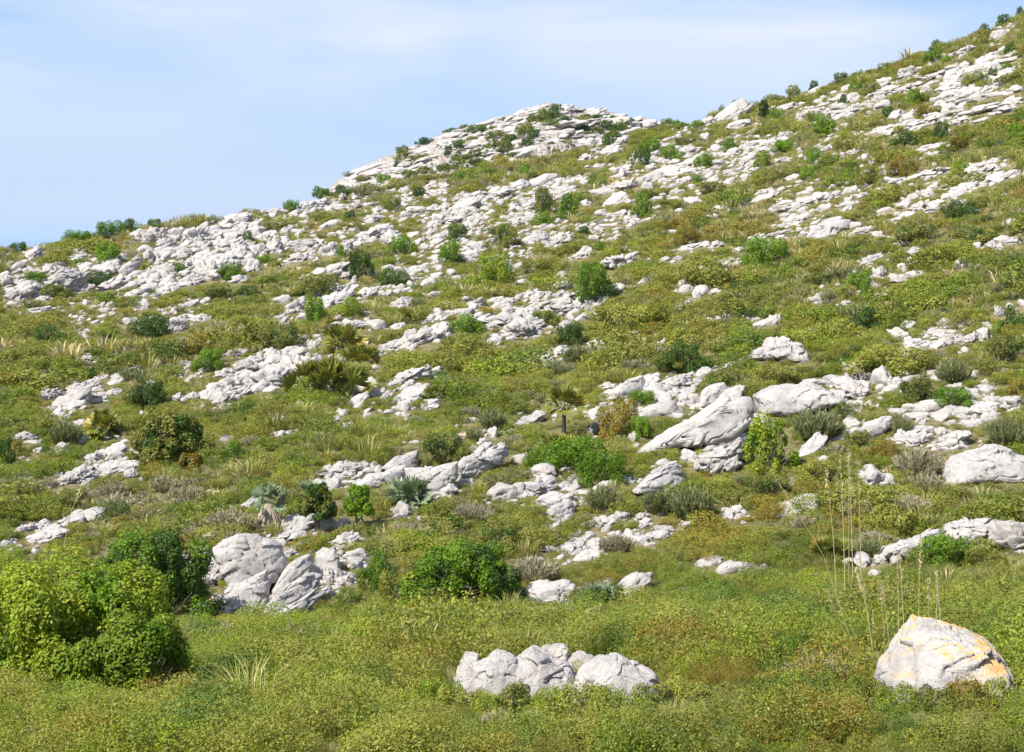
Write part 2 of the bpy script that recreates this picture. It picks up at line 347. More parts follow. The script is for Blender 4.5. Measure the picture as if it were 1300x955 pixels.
# ------------------------------------------------------------------ rocks
ICO = {}
def ico(n):
    if n not in ICO:
        bm = bmesh.new(); bmesh.ops.create_icosphere(bm, subdivisions=n, radius=1)
        V = np.array([v.co[:] for v in bm.verts]); Fc = np.array([[v.index for v in f.verts] for f in bm.faces]); bm.free()
        ICO[n] = (V/np.linalg.norm(V, axis=1)[:, None], Fc)
    return ICO[n]
def rock_shape(seed, kind, sub, aspect=(1, .8, .6)):
    """unit sized limestone: half extents about 1 on every axis, scaled later; aspect steers the crack spacing"""
    r = np.random.default_rng(seed); V, Fc = ico(sub)
    A = np.array(aspect)/max(aspect)
    W = V*A
    npl = {'S': 12, 'F': 16, 'L': 10, 'B': 9}[kind]
    nn = r.normal(size=(npl, 3)); nn /= np.linalg.norm(nn, axis=1)[:, None]
    if kind == 'B': nn = np.concatenate([nn[:4], np.array([[1, .1, .2], [-1, .2, .1], [.1, 1, -.1], [0, -1, .2], [.1, .1, 1], [0, 0, -1]])+r.normal(size=(6, 3))*.14])
    if kind == 'L': nn = np.concatenate([nn, [[.05, -.25, 1], [0, .1, -1]]])
    nn /= np.linalg.norm(nn, axis=1)[:, None]
    dd = r.uniform(.62, .92, len(nn))
    if kind == 'B': dd[4:] = r.uniform(.66, .80, 6)
    # radial cut by planes, softened
    pr = V@nn.T
    with np.errstate(divide='ignore'):
        rad = np.where(pr > .05, dd/np.maximum(pr, .05), 9.)
    k = {'S': 16, 'F': 26, 'L': 22, 'B': 34}[kind]
    R = (np.power(rad, -k).sum(1)+1)**(-1./k)
    P = V*R[:, None]
    Q = P*A
    warp = np.stack([fbm(Q*2.2+s, 3, seed+s) for s in (1, 2, 3)], -1)-.5
    if kind in 'FL':
        rot = np.array(Euler((r.uniform(-.3, .3), r.uniform(-.5, .1), r.uniform(-.4, .4))).to_matrix())
        sc = np.array([2.0, 2.0, 5.0]) if kind == 'F' else np.array([1.6, 1.6, 3.6])
        q = (Q+warp*.25)@rot.T*sc*r.uniform(.85, 1.35)
        d1, d2, c1, tl = worley(q, seed+5, True)
        gap = np.clip((d2-d1)/.13, 0, 1)
        amp = .40 if kind == 'F' else .20
        P = P*(1+(c1-.5)*amp-(1-gap)**.7*amp*.62+tl*amp*1.5)[:, None]
    else:
        q = (Q+warp*.5)*np.array([1.0, 1.0, 1.9])*1.5
        d1, d2, c1, tl = worley(q, seed+5, True); gap = np.clip((d2-d1)/.06, 0, 1)
        P = P*(1+(c1-.5)*.12-(1-gap)*.10+tl*.35)[:, None]
    n = fbm(Q*4.5, 4, seed+9, .6)-.5
    P = P+V*(n*.20)[:, None]
    P = P+V*((fbm(Q*14, 2, seed+19)-.5)*.05)[:, None]
    P /= np.abs(P).max(0)*.97
    return P, Fc
def rock_mesh(name, seed, kind, sub, aspect, mat='rock'):
    P, Fc = rock_shape(seed, kind, sub, aspect)
    return mesh_np(name, P, Fc, M[mat], smooth=(kind in 'SL' and sub < 5))
def poly_rock(name, poly, seed, sub, depth_px, mat='rock', crack='F', flat=.62, key_near=False):
    """outline given in photograph pixels, real depth and distance; returns mesh (metres, local) and location"""
    poly = np.array(poly, float); c = (poly.min(0)+poly.max(0))/2
    c = poly.mean(0)*.5+c*.5
    if key_near: poly = poly.copy(); poly[:, 1] = np.where(poly[:, 1] > 862, poly[:, 1]+16, poly[:, 1])
    vb = poly[:, 1].max(); ub = poly[np.argmax(poly[:, 1]), 0]
    t = hit(ub*.5+c[0]*.5, min(vb-1, 935))
    d = depth_px*t/F/2
    # the outcrop follows the strike: its foot sits on the slope at both ends
    lo, hi = poly[:, 0].min(), poly[:, 0].max(); um = (lo+hi)/2
    vl = poly[poly[:, 0] < lo+(hi-lo)*.4, 1].max(); vr_ = poly[poly[:, 0] > hi-(hi-lo)*.4, 1].max()
    near_off = (d*.7+.55) if key_near else 0.
    run = (hi-lo)*.6*t/F; dt = hit(hi-(hi-lo)*.2, min(vr_, 900))-hit(lo+(hi-lo)*.2, min(vl, 900))
    cap = 1.1 if crack == 'L' else .6; sl = max(-cap, min(cap, dt/max(run, .1))); flat = .48 if crack == 'L' else flat
    t = t-(ub*.5+c[0]*.5-um)*t/F*sl+d*.5+near_off
    V, Fc = ico(sub)
    q = poly-c; q[:, 1] *= -1
    ang = np.arctan2(q[:, 1], q[:, 0]); rr = np.hypot(q[:, 0], q[:, 1])
    # dense resample of the outline
    o = np.argsort(ang); q = q[o]; dense = []
    for a, b in zip(q, np.roll(q, -1, 0)):
        for s in np.linspace(0, 1, 24, endpoint=False): dense.append(a*(1-s)+b*s)
    dense = np.array(dense); da = np.arctan2(dense[:, 1], dense[:, 0]); dr = np.hypot(dense[:, 0], dense[:, 1]); o = np.argsort(da)
    da, dr = da[o], dr[o]; da = np.concatenate([da-2*np.pi, da, da+2*np.pi]); dr = np.tile(dr, 3)
    phi = np.arctan2(V[:, 2], V[:, 0]); rho = np.hypot(V[:, 0], V[:, 2])
    R = np.interp(phi, da, dr)*t/F*.985
    k = np.power(rho, flat)
    Y = np.sign(V[:, 1])*np.power(np.abs(V[:, 1]), .8)*d
    lean = (R*k*np.sin(phi))*(1.7 if crack == 'L' else 1.15)*(.34 if crack == 'F' else .55)                       # face leans back with the slope
    P = np.stack([R*k*np.cos(phi), Y+lean, R*k*np.sin(phi)], -1)
    size = R.max()
    Q = P/size
    warp = np.stack([fbm(Q*2.2+s, 3, seed+s) for s in (1, 2, 3)], -1)-.5
    r = np.random.default_rng(seed)
    rot = np.array(Euler((r.uniform(-.2, .2), r.uniform(.2, .45), r.uniform(-.3, .3))).to_matrix())
    sc, amp, gw = {'F': ((2.4, 2.0, 4.6), .15, .12), 'N': ((2.2, 2.0, 3.4), .07, .07), 'S': ((1.3, 1.2, 3.2), .075, .035), 'L': ((1.5, 1.2, 6.5), .10, .08)}[crack]
    w = (Q+warp*.22)@rot.T*np.array(sc)
    d1, d2, c1, tl = worley(w, seed+5, True); gap = np.clip((d2-d1)/gw, 0, 1)
    Nn = V/np.linalg.norm(V, axis=1)[:, None]
    th = min(size, d*1.6)
    disp = ((c1-.5)*amp-(1-gap)*amp*.8+tl*amp*1.6+(fbm(Q*5, 4, seed+9, .6)-.5)*{'S': .06, 'L': .08, 'N': .07, 'F': .12}[crack]-np.clip(.30-worley(Q*16, seed+60)[0], 0, 1)*.05+(fbm(Q*18, 2, seed+3)-.5)*.04)*th
    P = P+Nn*disp[:, None]
    zc = np.minimum(P[:, 2]+.15*np.abs(P[:, 2].min()), 0); P[:, 2] += zc*.12
    yy = P[:, 1].copy(); P[:, 1] = yy+P[:, 0]*sl
    kk = (t+P[:, 0]*sl)/t; P[:, 0] *= kk; P[:, 2] = P[:, 2]*kk-(c[1]-V0)/F*(P[:, 1]-yy)
    me = mesh_np(name, P, Fc, M[mat], smooth=(crack == 'S' and sub < 6))
    loc = ((c[0]-U0)/F*t, t, -(c[1]-V0)/F*t)
    return me, loc, t

# image-space register of what is rock or shrub, used only to keep the ground cover off them
RMASK = np.zeros((1400, 1700), bool)      # offset: u+200, v+200
def m_ellipse(u, v, w, h, a, grow=0.):
    w = w/2+grow; h = h/2+grow; R = int(max(w, h))+2
    u0, v0 = int(u), int(v); yy, xx = np.mgrid[v0-R:v0+R+1, u0-R:u0+R+1]
    ca, sa = math.cos(math.radians(a)), math.sin(math.radians(a))
    dx, dy = xx-u, -(yy-v); p = (dx*ca+dy*sa)/w; q = (-dx*sa+dy*ca)/h
    k = (p*p+q*q) < 1
    r0, c0 = v0-R+200, u0-R+200
    if r0 < 0 or c0 < 0 or r0+k.shape[0] > RMASK.shape[0] or c0+k.shape[1] > RMASK.shape[1]: return
    RMASK[r0:r0+k.shape[0], c0:c0+k.shape[1]] |= k
def m_poly(poly):
    p = np.array(poly, float); lo = np.floor(p.min(0)).astype(int); hi = np.ceil(p.max(0)).astype(int)
    yy, xx = np.mgrid[lo[1]:hi[1]+1, lo[0]:hi[0]+1]; ins = np.zeros(xx.shape, bool)
    for (x1, y1), (x2, y2) in zip(p, np.roll(p, -1, 0)):
        if y1 == y2: continue
        c = ((y1 > yy) != (y2 > yy)) & (xx < (x2-x1)*(yy-y1)/(y2-y1)+x1); ins ^= c
    RMASK[lo[1]+200:hi[1]+201, lo[0]+200:hi[0]+201] |= ins

THINGS = []     # every top-level individual: dict(o, u, v, w, h, kind, sub)
VAR = {}
for kd in 'SFLB':
    for i in range(12 if kd == 'F' else 7):
        asp = {'S': (1, .8, .62), 'F': (1, .7, .55), 'L': (1, .55, .22), 'B': (1, .85, .75)}[kd]
        VAR.setdefault(kd, []).append(None); VAR[kd][i] = (100+ord(kd)*20+i, asp)
MESHC = {}
def variant(kd, i, sub, mat='rock'):
    k = (kd, i, sub, mat)
    if k not in MESHC: MESHC[k] = rock_mesh('limestone', VAR[kd][i][0], kd, sub, VAR[kd][i][1], mat)
    return MESHC[k]
def rock_place(u, v, w, h, a, kd, rr):
    """world placement of a rock seen at pixel (u, v), w x h pixels, long axis rising a degrees to the right"""
    ca = abs(math.cos(math.radians(a))); sa = abs(math.sin(math.radians(a)))
    t = hit(u, v+.34*h*ca+.1)
    hw = w*t/F/2*1.24; hh = h*t/F/2*1.60
    yaw = 0.
    if w > 12:
        f = hit(u+w*.4*ca, v+.34*h*ca-w*.4*sa*(1 if a > 0 else -1))-hit(u-w*.4*ca, v+.34*h*ca+w*.4*sa*(1 if a > 0 else -1))
        yaw = max(-.7, min(.7, math.atan2(f, w*.8*t/F)))
        hw /= math.cos(yaw)
    dp = max(hh*1.25, hw*.55)
    t2 = t+dp*.35
    x = (u-U0)/F*t2; z = -(v+.20*h-V0)/F*t2
    rot = Euler((rr.uniform(.02, .22), -math.radians(a)+rr.uniform(-.04, .04), yaw+rr.uniform(-.12, .12)), 'XYZ')
    return (x, t2, z), rot, (hw*t2/t, dp, hh*t2/t), t2

# ------------------------------------------------------------------ foliage
def leaf_quads(C, Nrm, ln, wd, r, droop=0.):
    """rhombic leaves at C facing Nrm"""
    n = len(C); a = r.normal(size=(n, 3)); T = np.cross(Nrm, a); T /= np.linalg.norm(T, axis=1)[:, None]+1e-9
    B = np.cross(Nrm, T)
    l = (ln*r.uniform(.65, 1.3, n))[:, None]; w = (wd*r.uniform(.7, 1.25, n))[:, None]
    V = np.stack([C-T*l*.5, C+B*w*.5+Nrm*w*.12, C+T*l*.5, C-B*w*.5+Nrm*w*.12], 1).reshape(-1, 3)
    return V, np.arange(4*n).reshape(n, 4)
def crown_points(n, r, lobes=14, squash=.85, low=.0, inner=.35, spread=.68, lr=(.24, .46)):
    """points and outward directions on a lumpy dome of radius 1 and height about 1"""
    th = r.uniform(0, 2*np.pi, lobes); cz = r.uniform(low, .92, lobes)
    rad = spread*np.sqrt(np.maximum(1-cz**2*.9, .03))*r.uniform(.55, 1.08, lobes)
    C = np.stack([np.cos(th)*rad, np.sin(th)*rad, cz*.74+.04], -1)
    C = np.concatenate([C, [[0, 0, .42]]]); R = np.concatenate([r.uniform(*lr, lobes), [.50]])
    w = R**2; w[-1] *= .8; pick = r.choice(len(C), int(n*2.2), p=w/w.sum())
    d = r.normal(size=(len(pick), 3)); d /= np.linalg.norm(d, axis=1)[:, None]
    rr = R[pick]*(1-inner*r.uniform(0, 1, len(pick))**2.0)*(1+.16*(vnoise(d*3+pick[:, None]*3.1, 3)-.5)*2)
    P = C[pick]+d*rr[:, None]*np.array([1, 1, squash])
    dist = np.linalg.norm((P[:, None]-C[None])/np.array([1, 1, squash]), axis=2)/R[None]
    dist[np.arange(len(P)), pick] = 9
    ok = (dist.min(1) > .80) & (P[:, 2] > -.05)
    P, d = P[ok][:n], d[ok][:n]
    P = P/np.array([np.percentile(np.abs(P[:, 0]), 98.5), np.percentile(np.abs(P[:, 1]), 98.5), np.percentile(P[:, 2], 99.)])
    return P, d
def crown_mesh(name, mat, r, n, leaf, size, lobes=14, aspect=1.9, low=0., up=.45, inner=.35, mat2=None, frac2=.3, squash=.85, spread=.68, lr=(.24, .46)):
    """size = half widths (x, y) and height in metres"""
    P, d = crown_points(n, r, lobes, squash, low, inner, spread, lr)
    P = P*np.array(size)
    nr = d*np.array([1, 1, 1])+np.array([0, 0, up])+r.normal(size=d.shape)*.55
    nr /= np.linalg.norm(nr, axis=1)[:, None]
    V, Q = leaf_quads(P, nr, leaf*aspect, leaf, r)
    rnd = np.clip(r.uniform(0, 1, len(P)), 0, 1)
    mats = [M[mat]]; mi = None
    if mat2:
        mats.append(M[mat2]); q = vnoise(P*1.6/max(size)*2.2+9, 5); mi = (q > 1-frac2-.15*r.uniform(size=len(P))).astype(int)
    return mesh_np(name, V, Q, mats, attr=rnd, mat_idx=mi)
def tube(pts, rad, sides=6):
    pts = [Vector(p) for p in pts]; V = []; Q = []
    for i, p in enumerate(pts):
        d = (pts[min(i+1, len(pts)-1)]-pts[max(i-1, 0)]).normalized(); a = d.orthogonal().normalized(); b = d.cross(a)
        for k in range(sides):
            an = 2*math.pi*k/sides; V.append(p+(a*math.cos(an)+b*math.sin(an))*rad[i])
    for i in range(len(pts)-1):
        for k in range(sides): Q.append((i*sides+k, i*sides+(k+1) % sides, (i+1)*sides+(k+1) % sides, (i+1)*sides+k))
    return [tuple(v) for v in V], Q
def join(parts):
    V = []; Q = []; o = 0
    for v, q in parts:
        V += list(v); Q += [tuple(i+o for i in f) for f in q]; o += len(v)
    return np.array([tuple(p) for p in V]), np.array(Q)
def stems_mesh(r, size, n=9, thick=.02, mat='bark'):
    P = []
    for i in range(n):
        a = r.uniform(0, 6.28); q = r.uniform(.3, .85); e = Vector((math.cos(a)*q*size[0], math.sin(a)*q*size[1], r.uniform(.35, .85)*size[2]))
        s = Vector((r.uniform(-.15, .15)*size[0], r.uniform(-.15, .15)*size[1], -.12)); m = s.lerp(e, .5)+Vector(r.normal(size=3))*.07*size[0]
        m2 = s.lerp(e, .78)+Vector(r.normal(size=3))*.06*size[0]
        P.append(tube([s, m, m2, e], [thick, thick*.75, thick*.5, thick*.2], 5))
        for j in range(2):
            f = e+Vector(r.normal(size=3))*.25*size[0]; P.append(tube([m, m.lerp(f, .6)+Vector(r.normal(size=3))*.03, f], [thick*.5, thick*.3, thick*.1], 4))
    V, Q = join(P)
    return mesh_np('stems', V, Q, M[mat], attr=r.uniform(0, 1, len(Q)), smooth=True)
def blades_mesh(name, mat, r, n, h, spread, width, curve=.35, mat2=None, frac2=.3, base=.25):
    """upright or arching blades from a tuft, 2 quads each"""
    a = r.uniform(0, 2*np.pi, n); q = np.sqrt(r.uniform(0, 1, n))
    b = np.stack([np.cos(a)*q*spread*base, np.sin(a)*q*spread*base, np.full(n, -.03)], -1)
    a2 = a+r.normal(0, .5, n); L_ = h*r.uniform(.55, 1.1, n); out = q*spread*r.uniform(.5, 1.1, n)
    dr = np.stack([np.cos(a2), np.sin(a2), np.zeros(n)], -1)
    p1 = b+dr*(out*.4)[:, None]+np.array([0, 0, 1])*(L_*.62)[:, None]
    p2 = b+dr*(out)[:, None]+np.array([0, 0, 1])*(L_*(1-curve*q))[:, None]
    sd = np.stack([-np.sin(a2+r.normal(0, .7, n)), np.cos(a2), np.zeros(n)], -1)*(width*r.uniform(.6, 1.3, n))[:, None]
    V = np.stack([b-sd, b+sd, p1+sd*.8, p1-sd*.8, p2+sd*.12, p2-sd*.12], 1).reshape(-1, 3)
    i = np.arange(n)*6
    Q = np.concatenate([np.stack([i, i+1, i+2, i+3], -1), np.stack([i+3, i+2, i+4, i+5], -1)])
    rnd = np.tile(r.uniform(0, 1, n), 2); mats = [M[mat]]; mi = None
    if mat2: mats.append(M[mat2]); mi = np.tile((r.uniform(size=n) < frac2).astype(int), 2)
    return mesh_np(name, V, Q, mats, attr=rnd, mat_idx=mi)
def spiky_mesh(name, mat, r, n, size, mat2=None, frac2=.25, thin=1.):
    """rosemary-like bush: many upright plumes carrying short needles"""
    k = max(10, n//28); a = r.uniform(0, 2*np.pi, k); q = np.sqrt(r.uniform(0, 1, k))
    b = np.stack([np.cos(a)*q*.45, np.sin(a)*q*.45, q*0], -1)*np.array(size)
    e = np.stack([np.cos(a)*q*.98, np.sin(a)*q*.98, r.uniform(.55, 1.05, k)*(1-.38*q**2)], -1)*np.array(size)
    pk = r.integers(0, k, n); s = r.uniform(.25, 1, n)[:, None]
    C = b[pk]*(1-s)+e[pk]*s+r.normal(size=(n, 3))*.03*size[0]
    ax = e[pk]-b[pk]; ax /= np.linalg.norm(ax, axis=1)[:, None]
    T = ax+r.normal(size=(n, 3))*.35; T /= np.linalg.norm(T, axis=1)[:, None]
    S = np.cross(T, r.normal(size=(n, 3))); S /= np.linalg.norm(S, axis=1)[:, None]
    l = size[2]*.10*r.uniform(.7, 1.4, n)[:, None]; w = l*.15*thin
    V = np.stack([C-T*l, C+S*w, C+T*l, C-S*w], 1).reshape(-1, 3); Q = np.arange(4*n).reshape(n, 4)
    mats = [M[mat]]; mi = None
    if mat2: mats.append(M[mat2]); mi = (r.uniform(size=n) < frac2).astype(int)
    return mesh_np(name, V, Q, mats, attr=r.uniform(0, 1, n), mat_idx=mi)
def fan_leaf(r, R, nseg=15, spread=2.5):
    """fan palm leaf in local space: stalk along +x then a pleated fan"""
    V = []; Q = []
    st = R*.75
    V += [(0, -.008, 0), (0, .008, 0), (st, .006, 0), (st, -.006, 0)]; Q.append((0, 1, 2, 3))
    for k in range(nseg):
        a = -spread/2+spread*(k+.5)/nseg+r.uniform(-.04, .04); L_ = R*r.uniform(.85, 1.05)*(1-.2*abs(a)/spread*2)
        w = R*.085; c, s = math.cos(a), math.sin(a); o = len(V)
        z1 = R*.03*(1 if k % 2 else -1)
        V += [(st, 0, 0), (st+c*L_*.55-s*w, s*L_*.55+c*w, z1), (st+c*L_, s*L_, -R*.12*r.uniform(0, 1.6)), (st+c*L_*.55+s*w, s*L_*.55-c*w, -z1)]
        Q.append((o, o+1, o+2, o+3))
    return np.array(V), Q
